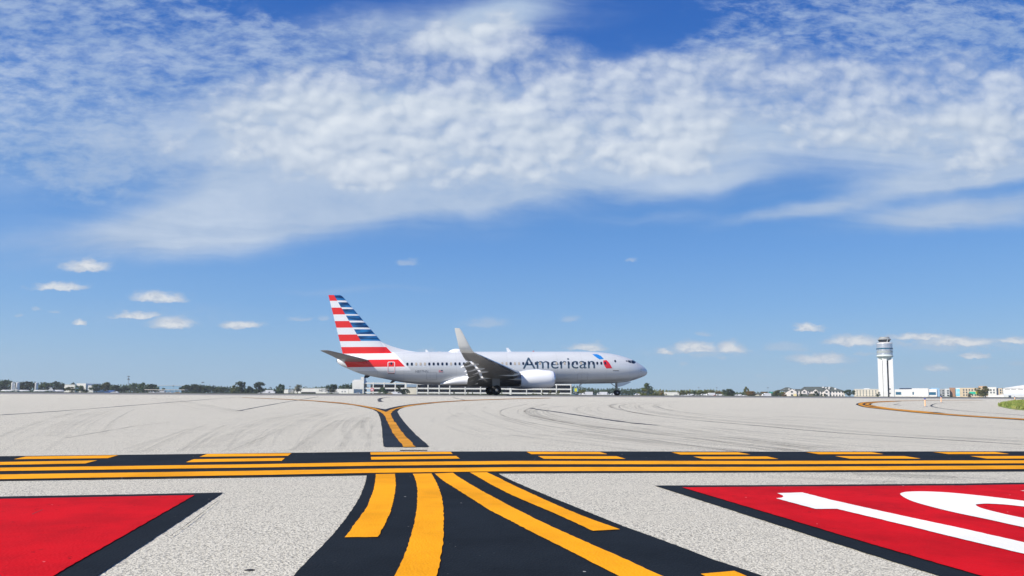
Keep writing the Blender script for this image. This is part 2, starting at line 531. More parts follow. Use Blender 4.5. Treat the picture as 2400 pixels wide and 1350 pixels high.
b = MB()                                                  # rough verge of long grass beyond the runway
vs = []
rv = random.Random(8)
for t in np.arange(-1500, 1501, 2.5):
    for n, z in ((108, -.04), (111.5, .72 + rv.uniform(-.04, .05)), (114, .66), (118, -.04)):
        p = E1 * t + NV * n
        vs.append((p[0], p[1], z))
k = len(vs) // 4
b.add(vs, [(4 * i + j, 4 * i + 4 + j, 4 * i + 5 + j, 4 * i + 1 + j) for i in range(k - 1) for j in range(3)])
tag(b.build('grass_verge', mat('long_grass', (.035, .05, .018), .95, vary=.4, vscale=.5), fix=False), kind='structure')
rj = random.Random(3)
def resample(pts, step):
    out = []
    n = len(pts)
    for i in range(n):
        a, b = pts[i], pts[(i + 1) % n]
        k = max(1, int((b - a).length / step))
        out += [a.lerp(b, j / k) for j in range(k)]
    return out

def smooth_closed(pts, hard):             # rounds the corners that are not in hard (Catmull-Rom)
    n = len(pts)
    out = []
    for i in range(n):
        p0, p1, p2, p3 = pts[i - 1], pts[i], pts[(i + 1) % n], pts[(i + 2) % n]
        out.append(p1)
        if i in hard and (i + 1) % n in hard: continue
        if i in hard: p0 = p1
        if (i + 1) % n in hard: p3 = p2
        for t in (.25, .5, .75):
            out.append(.5 * ((2 * p1) + (p2 - p0) * t + (2 * p0 - 5 * p1 + 4 * p2 - p3) * t * t + (3 * p1 - p0 - 3 * p2 + p3) * t ** 3))
    return out

def poly(name, px, m, off, parent=None, label=None, jit=.0028, step=.03, curve=None, world=None, mb=None):
    pts = [gp(x, y) for x, y in px] if world is None else world
    if curve is not None: pts = smooth_closed(pts, curve)
    pts = resample(pts, step)
    for p in pts:
        p.x += rj.uniform(-jit, jit)
        p.y += rj.uniform(-jit, jit)
        p.z = gz(p.x, p.y) + off
    tri = tessellate_polygon([[Vector((p.x, p.y, 0)) for p in pts]])
    b = mb or MB()
    b.add(pts, [tuple(t) for t in tri])
    if mb: return
    o = b.build(name, m, parent, fix=False)
    me = o.data
    bm = bmesh.new()
    bm.from_mesh(me)
    for f in bm.faces:
        f.normal_update()
        if f.normal.z < 0: f.normal_flip()
    bm.to_mesh(me)
    bm.free()
    return tag(o, label)

def band(name, top, bot, m, off, label=None, ext=1300, **kw):
    xs0, xs1 = top[0][0], top[-1][0]
    def ex(l):
        a, b, c, d = l[0], l[1], l[-2], l[-1]
        s0, s1 = (b[1] - a[1]) / (b[0] - a[0]), (d[1] - c[1]) / (d[0] - c[0])
        return [(a[0] - ext, a[1] - s0 * ext)] + l + [(d[0] + ext, d[1] + s1 * ext)]
    return poly(name, ex(top) + ex(bot)[::-1], m, off, pave, label, **kw)

# hold line across the taxiway
band('black_backing', [(0, 1070), (300, 1066.5), (600, 1063), (868, 1059.6), (1200, 1058.4), (1500, 1058.8), (1800, 1059.2), (2100, 1058.8), (2400, 1058.4)],
     [(0, 1128), (300, 1123.8), (600, 1119.5), (860, 1114.5), (1165, 1110.3), (1500, 1108.7), (1800, 1107.7), (2400, 1105.5)], M_BLACK, .004,
     'black painted backing under the hold line', step=.05)
band('hold_line', [(0, 1098), (600, 1089.8), (868, 1085), (1200, 1082), (1800, 1082), (2400, 1080.5)],
     [(0, 1106), (600, 1097.6), (868, 1093.5), (1200, 1089.8), (1800, 1089.7), (2400, 1087.5)], M_YEL, .008, 'unbroken yellow hold line on the dashed side')
band('hold_line', [(0, 1114), (600, 1105.2), (868, 1100.5), (1200, 1096.7), (1800, 1096), (2400, 1092.5)],
     [(0, 1125.2), (600, 1115.4), (868, 1110.3), (1200, 1106.2), (1800, 1105), (2400, 1101)], M_YEL, .008, 'unbroken yellow hold line on the near side')
DASH = [[(60, 1071.7), (32.5, 1078), (252, 1075.5), (277.5, 1068.5)], [(-15, 1084.8), (-60, 1092.5), (198.7, 1088.2), (227.5, 1080.7)],
        [(485, 1065.5), (468, 1072.2), (675, 1070), (683, 1063.9)], [(453.7, 1078), (435.5, 1085.2), (660, 1081.7), (667.5, 1075)],
        [(868, 1061.7), (868.7, 1067.5), (1061, 1065.4), (1056, 1060.2)], [(869, 1072.5), (870, 1079), (1077.5, 1076.5), (1069.5, 1070.2)],
        [(1233.7, 1060.2), (1245, 1065.9), (1423.7, 1065.9), (1406, 1060.7)], [(1261, 1070.5), (1275, 1077), (1466, 1077), (1445, 1070.7)],
        [(1573.7, 1061.6), (1595, 1066.9), (1758.7, 1066.6), (1730, 1061.6)], [(1625, 1071.7), (1648.7, 1077.7), (1825, 1077.2), (1798, 1071.4)],
        [(1888.7, 1061), (1918.7, 1066), (2071, 1065.8), (2042.5, 1061)], [(1957.5, 1070.5), (1992.5, 1076.7), (2158.7, 1076.5), (2120, 1070.5)],
        [(2187.5, 1060.9), (2222.5, 1065.7), (2366, 1065.5), (2332.5, 1060.7)], [(2273.7, 1070.4), (2312.5, 1076.5), (2472, 1076.2), (2428, 1070.2)]]
DW = [[gp(*p) for p in d] for d in DASH]
for row in (0, 1):                                        # the dashes go on beyond the picture
    i0, i1 = (0, 12) if row == 0 else (3, 13)
    a, c = DW[i0], DW[i1]
    stp = [(c[k] - a[k]) / ((i1 - i0) / 2) for k in range(4)]
    for j in range(1, 5):
        DW.append([a[k] - stp[k] * j for k in range(4)] if row == 0 else [a[k] - stp[k] * (j + 1) for k in range(4)])
        DW.append([c[k] + stp[k] * j for k in range(4)])
for d in DW:
    poly('yellow_dash', None, M_YEL, .008, pave, world=d)
# fan of taxiway centre lines on black
poly('black_backing', [(860, 1114.2), (856, 1132.5), (851, 1147.5), (841, 1170), (825, 1195), (807.5, 1220), (775, 1260), (740, 1297.5), (712, 1325),
     (689, 1350), (640, 1400), (560, 1480), (2060, 1480), (1880, 1394), (1782, 1350), (1670, 1312.5), (1575, 1276), (1462, 1235), (1387, 1205), (1282, 1162.5), (1200, 1127.5), (1166, 1110)],
     M_BLACK, .0045, pave, 'black painted fan under the taxiway centre lines', curve={0, 10, 11, 12, 13, 21})
poly('centre_dash', [(881, 1113.2), (879, 1130), (876, 1147.5), (867.5, 1172.5), (857.5, 1195), (842.5, 1216), (825, 1240), (809, 1263),
     (886, 1262.3), (905, 1225), (914, 1205), (921, 1180), (927, 1147.5), (927.5, 1130), (925.5, 1112.6)], M_YEL, .0085, pave, 'short curved yellow dash, leftmost of the fan', curve={0, 7, 8, 14})
poly('centre_line', [(967.5, 1112.5), (974, 1127.5), (978, 1147.5), (978, 1175), (975, 1205), (969, 1237.5), (960, 1270), (945, 1312.5), (926, 1350), (890, 1410), (850, 1470),
     (985, 1470), (1008, 1410), (1025, 1350), (1036, 1290), (1039.5, 1252.5), (1039.5, 1200), (1036, 1172.5), (1030, 1150), (1022.5, 1132.5), (1011, 1111.5)],
     M_YEL, .0085, pave, 'wide yellow centre line bending left towards the camera', curve={0, 10, 11, 20})
poly('centre_line', [(1019, 1112), (1035, 1126), (1057.5, 1141), (1087.5, 1160), (1120, 1181), (1150, 1200), (1200, 1225.7), (1255, 1255), (1320, 1287.5), (1400, 1329), (1442, 1350), (1560, 1410), (1680, 1470),
     (1850, 1470), (1690, 1410), (1542, 1350), (1450, 1307.5), (1365, 1270), (1282, 1232.5), (1200, 1191), (1175, 1177.5), (1120, 1147.5), (1075, 1120), (1061, 1110)],
     M_YEL, .0085, pave, 'wide yellow centre line running off to the lower right', curve={0, 12, 13, 23})
poly('centre_dash', [(1102, 1109.2), (1120, 1120), (1155, 1140), (1200, 1163), (1275, 1195.5), (1330, 1220), (1390, 1248), (1452, 1244), (1360, 1210), (1282, 1176), (1200, 1138), (1170, 1122.5), (1141, 1109)],
     M_YEL, .0085, pave, 'yellow dash along the right edge of the fan', curve={0, 6, 7, 12})
poly('centre_dash', [(1641, 1349.5), (1722, 1343), (1760, 1360), (2000, 1465), (1900, 1470)], M_YEL, .0085, pave, 'yellow dash just entering at the bottom edge')
# red holding position panels
poly('black_border', [(-900, 1182), (0, 1165), (300, 1160), (523, 1155.5), (230, 1350), (34, 1480), (-900, 1480)], M_BLACK, .004, pave, 'black border of the left red panel')
poly('red_panel', [(-900, 1191), (0, 1172), (250, 1167), (456, 1163), (131, 1350), (-77, 1470), (-900, 1470)], M_RED, .008, pave, 'red painted holding panel at lower left')
poly('black_border', [(1534, 1139), (1800, 1224.3), (1950, 1272.5), (2196, 1350), (2577, 1470), (3300, 1470), (3300, 1127), (2400, 1132), (2250, 1134.5), (1800, 1138)], M_BLACK, .004, pave, 'black border of the right red panel')
poly('red_panel', [(1599, 1144.5), (1800, 1205), (2000, 1266), (2287, 1350), (2655, 1460), (3280, 1460), (3280, 1132), (2400, 1137.5), (2250, 1140), (1800, 1143)], M_RED, .008, pave, 'red painted holding panel at lower right')
poly('white_numeral', [(1821, 1159.5), (1835, 1165), (1837.5, 1168.5), (1832, 1170.5), (1819, 1172), (1911, 1197), (1962, 1197), (2115, 1234), (2250, 1267.5), (2400, 1304), (2900, 1426),
     (2900, 1388), (2400, 1276.5), (2250, 1242.5), (2100, 1210), (1950, 1176), (1881, 1158)], M_WHT, .012, pave, 'white figure 1 on the red panel')
# figure 0: ring between two ovals, fitted on the pavement
OUT = [(2110, 1162), (2116, 1158.2), (2132, 1156), (2175, 1155.7), (2250, 1160.5), (2400, 1178), (2700, 1222), (2860, 1252), (2900, 1285), (2870, 1312), (2760, 1315), (2400, 1240.7), (2325, 1224), (2225, 1202.5), (2150, 1182.5), (2122, 1171)]
INN = [(2287, 1187.5), (2297, 1185.3), (2325, 1184.8), (2400, 1191.5), (2640, 1226), (2740, 1250), (2740, 1270), (2660, 1270), (2400, 1219), (2337, 1205), (2300, 1195)]
def ring_poly(name, out, inn, m, off, label):
    a = smooth_closed([gp(*p) for p in out], set())
    b = smooth_closed([gp(*p) for p in inn], set())
    for p in a + b: p.z = off
    tri = tessellate_polygon([[Vector((p.x, p.y, 0)) for p in a], [Vector((p.x, p.y, 0)) for p in b]])
    o = MB().add(a + b, [tuple(t) for t in tri]).build(name, m, pave, fix=False)
    bm = bmesh.new()
    bm.from_mesh(o.data)
    for f in bm.faces:
        f.normal_update()
        if f.normal.z < 0: f.normal_flip()
    bm.to_mesh(o.data)
    bm.free()
    tag(o, label)
ring_poly('white_numeral', OUT, INN, M_WHT, .012, 'white figure 0 on the red panel')
poly('white_numeral', [(2392, 1153.8), (2460, 1148), (2900, 1190), (2900, 1203), (2460, 1160)], M_WHT, .012, pave, 'white mark beside the figure 0')
# lead-off lines beyond the hold line
poly('black_backing', [(898.3, 1046.7), (895, 1005), (891.7, 983), (888, 971.7), (883, 965), (871.7, 959.3), (850, 954.2), (825, 949.5), (800, 946.6), (733, 940.4), (667, 936.6), (567, 932.2),
     (567, 931.6), (667, 935.3), (733, 938.6), (800, 943.6), (825, 946.8), (850, 950.5), (883, 956.3), (903, 959.5), (913, 956.5), (933, 952.2), (958, 948.4), (992, 944.6), (1033, 941.2), (1092, 937.8), (1200, 934.4), (1290, 932.8),
     (1290, 933.6), (1200, 935.7), (1092, 939.6), (1033, 943.6), (1017, 945.2), (975, 950), (950, 954), (936.7, 959), (931, 965), (936.7, 975), (946.7, 989), (963, 1006.7), (983, 1026.7), (1006, 1046.7), (1001, 1048.6), (904, 1048.6)],
     M_BLACKW, .005, pave, 'worn black backing of the forked lead-off line', step=.3, jit=.006)
poly('lead_off_line', [(944, 1049), (938, 1038), (928, 1026.7), (916.7, 1008), (906.7, 986.7), (903, 976.7), (896, 969), (883, 962.4), (863, 956), (842, 951.5), (800, 945.9), (733, 939.9), (667, 936.2), (567, 932),
     (567, 931.7), (667, 935.6), (733, 939), (800, 944.4), (842, 950), (866.7, 954), (888, 960), (905, 966), (916.7, 960), (931.7, 956), (950, 951.9), (983, 946.9), (1033, 942), (1092, 938.3), (1200, 934.7), (1290, 933),
     (1290, 933.4), (1200, 935.3), (1092, 939.2), (1033, 943), (980, 948.7), (946.7, 955), (930, 959), (920, 964), (916, 971), (918, 977.5), (923, 986.7), (938, 1006.7), (953, 1026.7), (964, 1036.7), (974, 1049)],
     M_YELW, .010, pave, 'worn yellow lead-off line forking left and right towards the runway', step=.25, jit=.012)
poly('black_bar', [(937, 1055.2), (1001, 1055), (1001, 1056.8), (937, 1057)], M_TAR, .004, pave, 'thin black bar across the gap in the centre line')

def ribbon(name, px, w, m, off, label=None, w1=None, ws=None, jit=0., sub=3, mb=None, parent=None, shift=0.):
    """a thin line along pixels of the photograph; w in metres"""
    pts = [gp(x, y) for x, y in px]
    c = []
    for i in range(len(pts) - 1):
        p0, p1, p2, p3 = pts[max(i - 1, 0)], pts[i], pts[i + 1], pts[min(i + 2, len(pts) - 1)]
        for k in range(sub):
            t = k / sub
            c.append(.5 * ((2 * p1) + (p2 - p0) * t + (2 * p0 - 5 * p1 + 4 * p2 - p3) * t * t + (3 * p1 - p0 - 3 * p2 + p3) * t ** 3))
    c.append(pts[-1])
    vs = []
    for i, p in enumerate(c):
        d = (c[min(i + 1, len(c) - 1)] - c[max(i - 1, 0)])
        d.z = 0
        if d.length < 1e-6: d = Vector((1, 0, 0))
        s = Vector((-d.y, d.x, 0)).normalized()
        ww = w * (1 + rj.uniform(-jit, jit)) if w1 is None else w + (w1 - w) * i / len(c)
        if ws: ww = float(np.interp(i / sub, range(len(ws)), ws))
        for q in (-.5, .5):
            a = p + s * (shift + ww * q)
            vs.append((a.x, a.y, gz(a.x, a.y) + off))
    b = mb or MB()
    b.add(vs, [(2 * i, 2 * i + 2, 2 * i + 3, 2 * i + 1) for i in range(len(c) - 1)])
    if mb: return
    return tag(b.build(name, m, parent or pave, fix=False), label)

# double line of the side taxiway at the right
LOOP1 = [(2450, 987), (2400, 983.3), (2266, 975), (2170, 967.6), (2093, 960.2), (2047, 955.4), (2027, 952.0), (2016, 947.6), (2027, 943.6), (2055, 941.7), (2093, 940.2), (2143, 939.2), (2220, 938.5), (2300, 938.1)]
LOOP2 = [(2180, 966.8), (2093, 958.8), (2060, 954.0), (2041, 951.0), (2031, 947.7), (2041, 944.8), (2062, 942.8), (2100, 941.0)]
MIDL = [(2190, 968), (2093, 959.6), (2053, 954.7), (2034, 951.5), (2023.5, 947.6), (2034, 944.2), (2058, 942.2), (2100, 940.5)]
ribbon('black_backing', MIDL, .74, M_BLACKW, .005, 'black backing round the tip of the looped double line', sub=6)
ribbon('black_backing', LOOP1, .34,  M_BLACKW, .0062, 'black edging of the outer looped line', sub=6, ws=[.85, .85, .8, .75, .7, .6, .45, .34, .45, .6, .7, .7, .7, .7])
ribbon('looped_line', LOOP1, .19, M_YELW, .010, 'outer yellow line looping round at the right', sub=6, ws=[.46, .46, .45, .44, .40, .34, .25, .20, .26, .34, .38, .38, .38, .38])
ribbon('looped_line', LOOP2, .16, M_YELW, .0115, 'inner yellow line looping round at the right', sub=6, ws=[.34, .32, .28, .22, .17, .22, .28, .32])

# sealed cracks and tyre marks
def fade_material(name, col, alpha, sc_=(1.2, 3.)):
    m = bpy.data.materials.new(name)
    m.use_nodes = True
    nt = m.node_tree
    q = NG(nt)
    b = nt.nodes['Principled BSDF']
    b.inputs['Base Color'].default_value = (*col, 1)
    b.inputs['Roughness'].default_value = .85
    tc = nd(nt, 'ShaderNodeTexCoord').outputs['Object']
    n = q.noise(tc, sc_[0], 5, .7)
    n2 = q.noise(tc, 30., 3, .6)
    q.L(q.m('MULTIPLY', q.m('MULTIPLY_ADD', q.ss(n2, .35, .65), .5, .5), q.ss(n, .30, .68, alpha * .15, alpha)), b.inputs['Alpha'])
    return m
M_TYRE = fade_material('rubber_trace', (.14, .13, .115), .32, (.4, 3.))
M_TYRE3 = fade_material('dusty_rubber_trace', (.28, .27, .24), .11, (.35, 3.))
M_TYRE2 = fade_material('faint_rubber_trace', (.19, .18, .155), .15, (.4, 3.))
CR = [[(0, 973), (200, 959), (400, 943), (563, 930.5)], [(560, 962.7), (667, 943), (747, 930)],
      [(1243, 956), (1262, 960), (1300, 965), (1367, 975), (1433, 985), (1487, 992), (1543, 997)],
      [(2285, 943.5), (2208, 944.8), (2189, 947.3), (2182.5, 951), (2189, 954), (2218, 958.8), (2285, 965.5), (2400, 973.6), (2460, 979)],
      [(913, 930.8), (895, 933), (889, 937), (893, 942)], [(1062, 932), (1090, 938)], [(2096, 948), (2112, 950.4)], [(2096, 947.8), (2108, 945.5)],
      [(150, 1027), (240, 1012), (330, 997), (400, 990)], [(100, 1198), (88, 1203), (75, 1209)], [(400, 1260), (455, 1220), (512, 1175)]]
for i, c in enumerate(CR):
    wd = [.10, .13, .15, .09, .20, .12, .08, .06, .012, .004, .004][i]
    ribbon('sealed_crack', c, wd, M_TAR, .003 if i < 9 else .0095, jit=.6, sub=8, w1=None)
TY = [[(1280, 947), (1243, 957), (1233, 965), (1257, 977), (1367, 997), (1533, 1017), (1867, 1057)],
      [(1200, 980), (1333, 1010), (1500, 1033), (1767, 1060)],
      [(1407, 947), (1360, 953), (1348, 962), (1400, 977), (1520, 992)],
      [(1500, 942), (1443, 947), (1433, 953), (1467, 963), (1567, 978), (1800, 1000), (2000, 1017), (2400, 1042)],
      [(1600, 940), (1517, 947), (1497, 953), (1533, 965), (1667, 982), (1867, 998), (2000, 1010), (2400, 1034)],
      [(1633, 941), (1550, 946), (1537, 952), (1583, 963), (1733, 978), (2000, 993)],
      [(1200, 1020), (1367, 1040), (1500, 1057)], [(1560, 998), (1783, 1030), (2000, 1052)], [(1540, 998), (1760, 1032), (1920, 1057)],
      [(1800, 975), (2000, 985), (2400, 1008)], [(1700, 960), (1900, 970), (2400, 992)], [(1640, 1000), (1900, 1022), (2400, 1052)],
      [(483, 1050), (567, 1007), (667, 977), (800, 957)], [(470, 1050), (552, 1007), (655, 977), (790, 956)],
      [(27, 1067), (100, 1023), (167, 987), (243, 960)], [(50, 1067), (125, 1023), (190, 987), (262, 960)],
      [(810, 1037), (803, 1013), (813, 992), (842, 975), (875, 966)], [(855, 1023), (840, 1003), (843, 987), (858, 977)], [(862, 1030), (846, 1006), (848, 990), (862, 979)],
      [(560, 1058), (640, 1020), (700, 992), (770, 968)], [(340, 1060), (420, 1022), (480, 998)], [(370, 935), (470, 955), (540, 968)], [(390, 934), (500, 955), (560, 965)],
      [(1075, 968), (1050, 985), (1090, 1000), (1180, 1025)], [(1180, 940), (1108, 952), (1090, 962), (1120, 978), (1200, 1000)],
      [(1800, 1118), (2100, 1132)], [(2080, 1110), (2400, 1128)], [(2000, 1112), (2250, 1122)], [(700, 1056), (760, 1010), (800, 985)], [(1320, 952), (1262, 958), (1252, 966), (1275, 978), (1400, 1000), (1620, 1022), (1900, 1052)]]
for i, c in enumerate(TY):
    strong = i in (0, 1, 3, 4)
    b = MB()
    for k in range(7):
        j0 = rj.randrange(0, 2) if len(c) > 3 else 0
        ribbon('tyre_mark', c[j0:], rj.uniform(.03, .09) * (1 if k else 3.5), None, .0022 + .00012 * i + .00003 * k, sub=8, mb=b, jit=.3, shift=rj.uniform(-.9, .9) if k else 0)
    tag(b.build('tyre_mark', M_TYRE if strong else (M_TYRE2 if i < 12 or i > 24 else M_TYRE3), pave, fix=False))
# small bits lying on the near pavement
for (x, y, s) in ((585, 1337, .0125), (303, 1001, .04), (1130, 1160, .004)):
    p = gp(x, y)
    b = MB()
    b.rings([[(p.x + s * r * (1.6 * math.cos(t) + .2 * math.sin(3 * t)), p.y + s * r * math.sin(t), h * s) for t in np.linspace(0, 6.283, 12)[:-1]] for r, h in ((1, 0), (.85, .25), (.4, .4))])
    if y != 1160:
        tag(b.build('debris', M_TAR, smooth=True), 'small dark scrap of rubber on the pavement by the bottom left red panel' if y > 1200 else 'dark pebble on the open pavement left of the forked line', 'debris')

# grass island at the right edge
def grass_island():
    edge = [gp(*p) for p in [(2339.5, 952), (2344, 949), (2354, 945.4), (2377, 941.6), (2400, 940.2), (2460, 939.6), (2560, 941)]]
    low = [gp(*p) for p in [(2560, 972), (2460, 966), (2400, 962), (2381.7, 960.5), (2366, 958.3), (2349.6, 955)]]
    ring = smooth_closed(edge + low, set())
    m = bpy.data.materials.new('grass_blades')
    m.use_nodes = True
    q = NG(m.node_tree)
    b = m.node_tree.nodes['Principled BSDF']
    b.inputs['Roughness'].default_value = .8
    tc = nd(m.node_tree, 'ShaderNodeTexCoord').outputs['Object']
    n = q.noise(tc, 2.5, 5, .6)
    n2 = q.noise(tc, .35, 3, .6)
    col = q.mix(q.ss(n, .35, .68), (.13, .20, .035), (.27, .30, .08))
    col = q.mix(q.m('MULTIPLY', q.ss(n2, .5, .7), .6), col, (.33, .24, .08))
    q.L(col, b.inputs['Base Color'])
    mb = MB()
    cen = sum(ring, Vector()) / len(ring)
    n = len(ring)
    vs = [(p.x, p.y, gz(p.x, p.y) + .005) for p in ring]
    inn = []
    for k in (.9, .6):
        for p in ring:
            a = cen.lerp(p, k)
            inn.append((a.x, a.y, gz(a.x, a.y) + .09))
    fs = []
    for a0, b0 in ((0, n), (n, 2 * n)):
        fs += [(a0 + i, a0 + (i + 1) % n, b0 + (i + 1) % n, b0 + i) for i in range(n)]
    fs.append(tuple(2 * n + i for i in range(n)))
    mb.add(vs + inn, fs)
    r = random.Random(5)
    xs = [p.x for p in ring]; ys = [p.y for p in ring]
    def inside(x, y):
        c = False
        for i in range(n):
            a, bb = ring[i], ring[i - 1]
            if (a.y > y) != (bb.y > y) and x < (bb.x - a.x) * (y - a.y) / (bb.y - a.y) + a.x: c = not c
        return c
    k = 0
    while k < 9000:
        x, y = r.uniform(min(xs), max(xs)), r.uniform(min(ys), max(ys))
        if not inside(x, y): continue
        k += 1
        a = r.uniform(0, 6.283)
        h = r.uniform(.05, .15)
        w = r.uniform(.02, .05)
        z = gz(x, y) + .05
        dx, dy = math.cos(a) * w, math.sin(a) * w
        mb.add([(x - dx, y - dy, z), (x + dx, y + dy, z), (x + r.uniform(-.05, .05), y + r.uniform(-.05, .05), z + h)], [(0, 1, 2)])
    tag(mb.build('grass_island', m, fix=False), 'grass island between taxiways at the right edge', 'grass', kind='stuff')
grass_island()
# ================================================================== airliner
SM, PITCH, N_PLANE = 19.55, R(.95), 82.4       # main gear station, nose-up attitude, distance of the runway track
def mat_nodes(name, rough=.3, coat=.3, metal=0.):
    m = bpy.data.materials.new(name)
    m.use_nodes = True
    b = m.node_tree.nodes['Principled BSDF']
    b.inputs['Roughness'].default_value = rough
    b.inputs['Metallic'].default_value = metal
    b.inputs['Coat Weight'].default_value = coat
    b.inputs['Coat Roughness'].default_value = .08
    return m, NG(m.node_tree), b
SILVER, PWHITE, PRED = (.69, .715, .725), (.88, .89, .90), (.84, .022, .018)

M_SILV, q, b = mat_nodes('silver_mica_paint', .30, .35, .3)
tc = nd(q.nt, 'ShaderNodeTexCoord').outputs['Object']
x, y, z = q.sep(tc)
nn = q.noise(q.vm('MULTIPLY', tc, (.25, 1, 1)), 1.3, 4, .6)
q.L(q.mix(q.ss(nn, .3, .7), tuple(c * .96 for c in SILVER), tuple(c * 1.03 for c in SILVER)), b.inputs['Base Color'])

def stripe_material(name, fin):
    m, q, b = mat_nodes(name, .32, .4)
    tc = nd(q.nt, 'ShaderNodeTexCoord').outputs['Object']
    x, y, z = q.sep(tc)
    s = q.m('SUBTRACT', SM, x)
    def bands(levels):
        acc = None
        for lo, hi in levels:
            v = q.m('MULTIPLY', q.m('GREATER_THAN', z, lo), q.m('LESS_THAN', z, hi))
            acc = v if acc is None else q.m('ADD', acc, v)
        return acc
    if fin:
        red = bands([(11.31, 13), (9.69, 10.5), (8.12, 8.91), (6.52, 7.31), (5.05, 5.83)])
        navy = bands([(11.36, 13), (10.54, 11.14), (9.73, 10.33), (8.96, 9.55), (8.14, 8.74), (7.34, 7.93), (6.55, 7.15)])
        fwd = q.m('LESS_THAN', s, q.m('MULTIPLY_ADD', z, .5765, 35.33 - 6.64 * .5765))
        fwd = q.m('MULTIPLY', fwd, q.m('GREATER_THAN', z, 6.5))
        silver = q.m('MULTIPLY', q.m('LESS_THAN', s, q.m('MULTIPLY_ADD', z, .92, 32.25 - 5.76 * .92)), q.m('LESS_THAN', z, 6.5))
        fade = q.noise(q.xyz(q.m('MULTIPLY', x, .55), 0., q.m('MULTIPLY', z, 3.1)), 1., 2, .5)
        blue = q.mix(q.ss(fade, .35, .66), (.003, .032, .12), (.02, .21, .52))
        c = q.mix(red, PWHITE, PRED)
        c = q.mix(fwd, c, q.mix(navy, PWHITE, blue))
        c = q.mix(silver, c, (.72, .74, .77))
    else:
        red = bands([(3.42, 4.28), (5.05, 5.83)])
        white = q.m('GREATER_THAN', z, 2.97)
        aft = q.m('GREATER_THAN', s, q.m('MULTIPLY_ADD', z, .92, 32.25 - 5.76 * .92))
        cone = q.m('LESS_THAN', s, q.m('MULTIPLY_ADD', z, .55, 36.75 - 3.4 * .55))
        aft2 = q.m('GREATER_THAN', s, q.m('MULTIPLY_ADD', z, .92, 31.95 - 5.76 * .92))
        nn = q.noise(q.vm('MULTIPLY', tc, (.25, 1, 1)), 1.3, 4, .6)
        base = q.mix(q.ss(nn, .3, .7), tuple(c * .95 for c in SILVER), tuple(c * 1.03 for c in SILVER))
        # panel joints, and grimy streaks that also paint in the belly's shade
        ring = q.m('LESS_THAN', q.m('ABSOLUTE', q.m('SUBTRACT', q.m('FRACT', q.m('MULTIPLY', x, 1 / 3.05)), .5)), .0035)
        ring2 = q.m('LESS_THAN', q.m('ABSOLUTE', q.m('SUBTRACT', s, 1.55)), .012)
        base = q.mix(q.m('MULTIPLY', q.m('MAXIMUM', ring, ring2), .35), base, (.2, .21, .22))
        dirt_shade = q.m('MULTIPLY', q.ss(q.noise(q.vm('MULTIPLY', tc, (.12, 1, 1.6)), 1.1, 5, .65), .3, .65), q.ss(z, 2.3, 1.3))
        base = q.mix(q.m('MULTIPLY', dirt_shade, .8), base, (.10, .10, .10))
        c = q.mix(q.m('MULTIPLY', white, aft2), base, PWHITE)
        c = q.mix(q.m('MULTIPLY', q.m('MULTIPLY', red, aft), cone), c, PRED)
        q.L(q.m('MULTIPLY', q.m('SUBTRACT', 1., q.m('MULTIPLY', white, aft2)), .12), b.inputs['Metallic'])
    q.L(c, b.inputs['Base Color'])
    return m
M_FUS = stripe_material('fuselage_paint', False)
M_FIN = stripe_material('tail_paint', True)
M_PW = mat('white_aircraft_paint', PWHITE, .3, coat=.4)
M_WING = mat('grey_wing_paint', (.29, .29, .285), .42, coat=.2, vary=.08, vscale=.6)
M_FLAP = mat('flap_grey', (.24, .245, .245), .45, vary=.12, vscale=1.5)
M_LE = mat('bare_leading_edge', (.70, .72, .75), .22, metal=.8)
M_GLASS = mat('cabin_glass', (.018, .028, .05), .12, coat=.3)
M_BLIND = mat('window_blind', (.50, .44, .36), .5)
M_NAVY = mat('slate_blue_lettering', (.045, .085, .13), .35, coat=.3)
M_DARKM = mat('dark_metal', (.06, .06, .062), .5, metal=.6)
M_HOT = mat('exhaust_metal', (.30, .28, .26), .35, metal=.9)
M_TYREB = mat('tyre_rubber', (.018, .018, .019), .85, bump=.2)
M_RIM = mat('wheel_rim', (.30, .30, .30), .4, metal=.3)
M_STRUT = mat('gear_strut', (.26, .265, .27), .4)
M_OUT = mat('panel_outline', (.25, .27, .29), .5)
M_EMB_B = mat('emblem_blue', (.02, .22, .62), .3, coat=.3)
M_EMB_R = mat('emblem_red', (.72, .02, .03), .3, coat=.3)

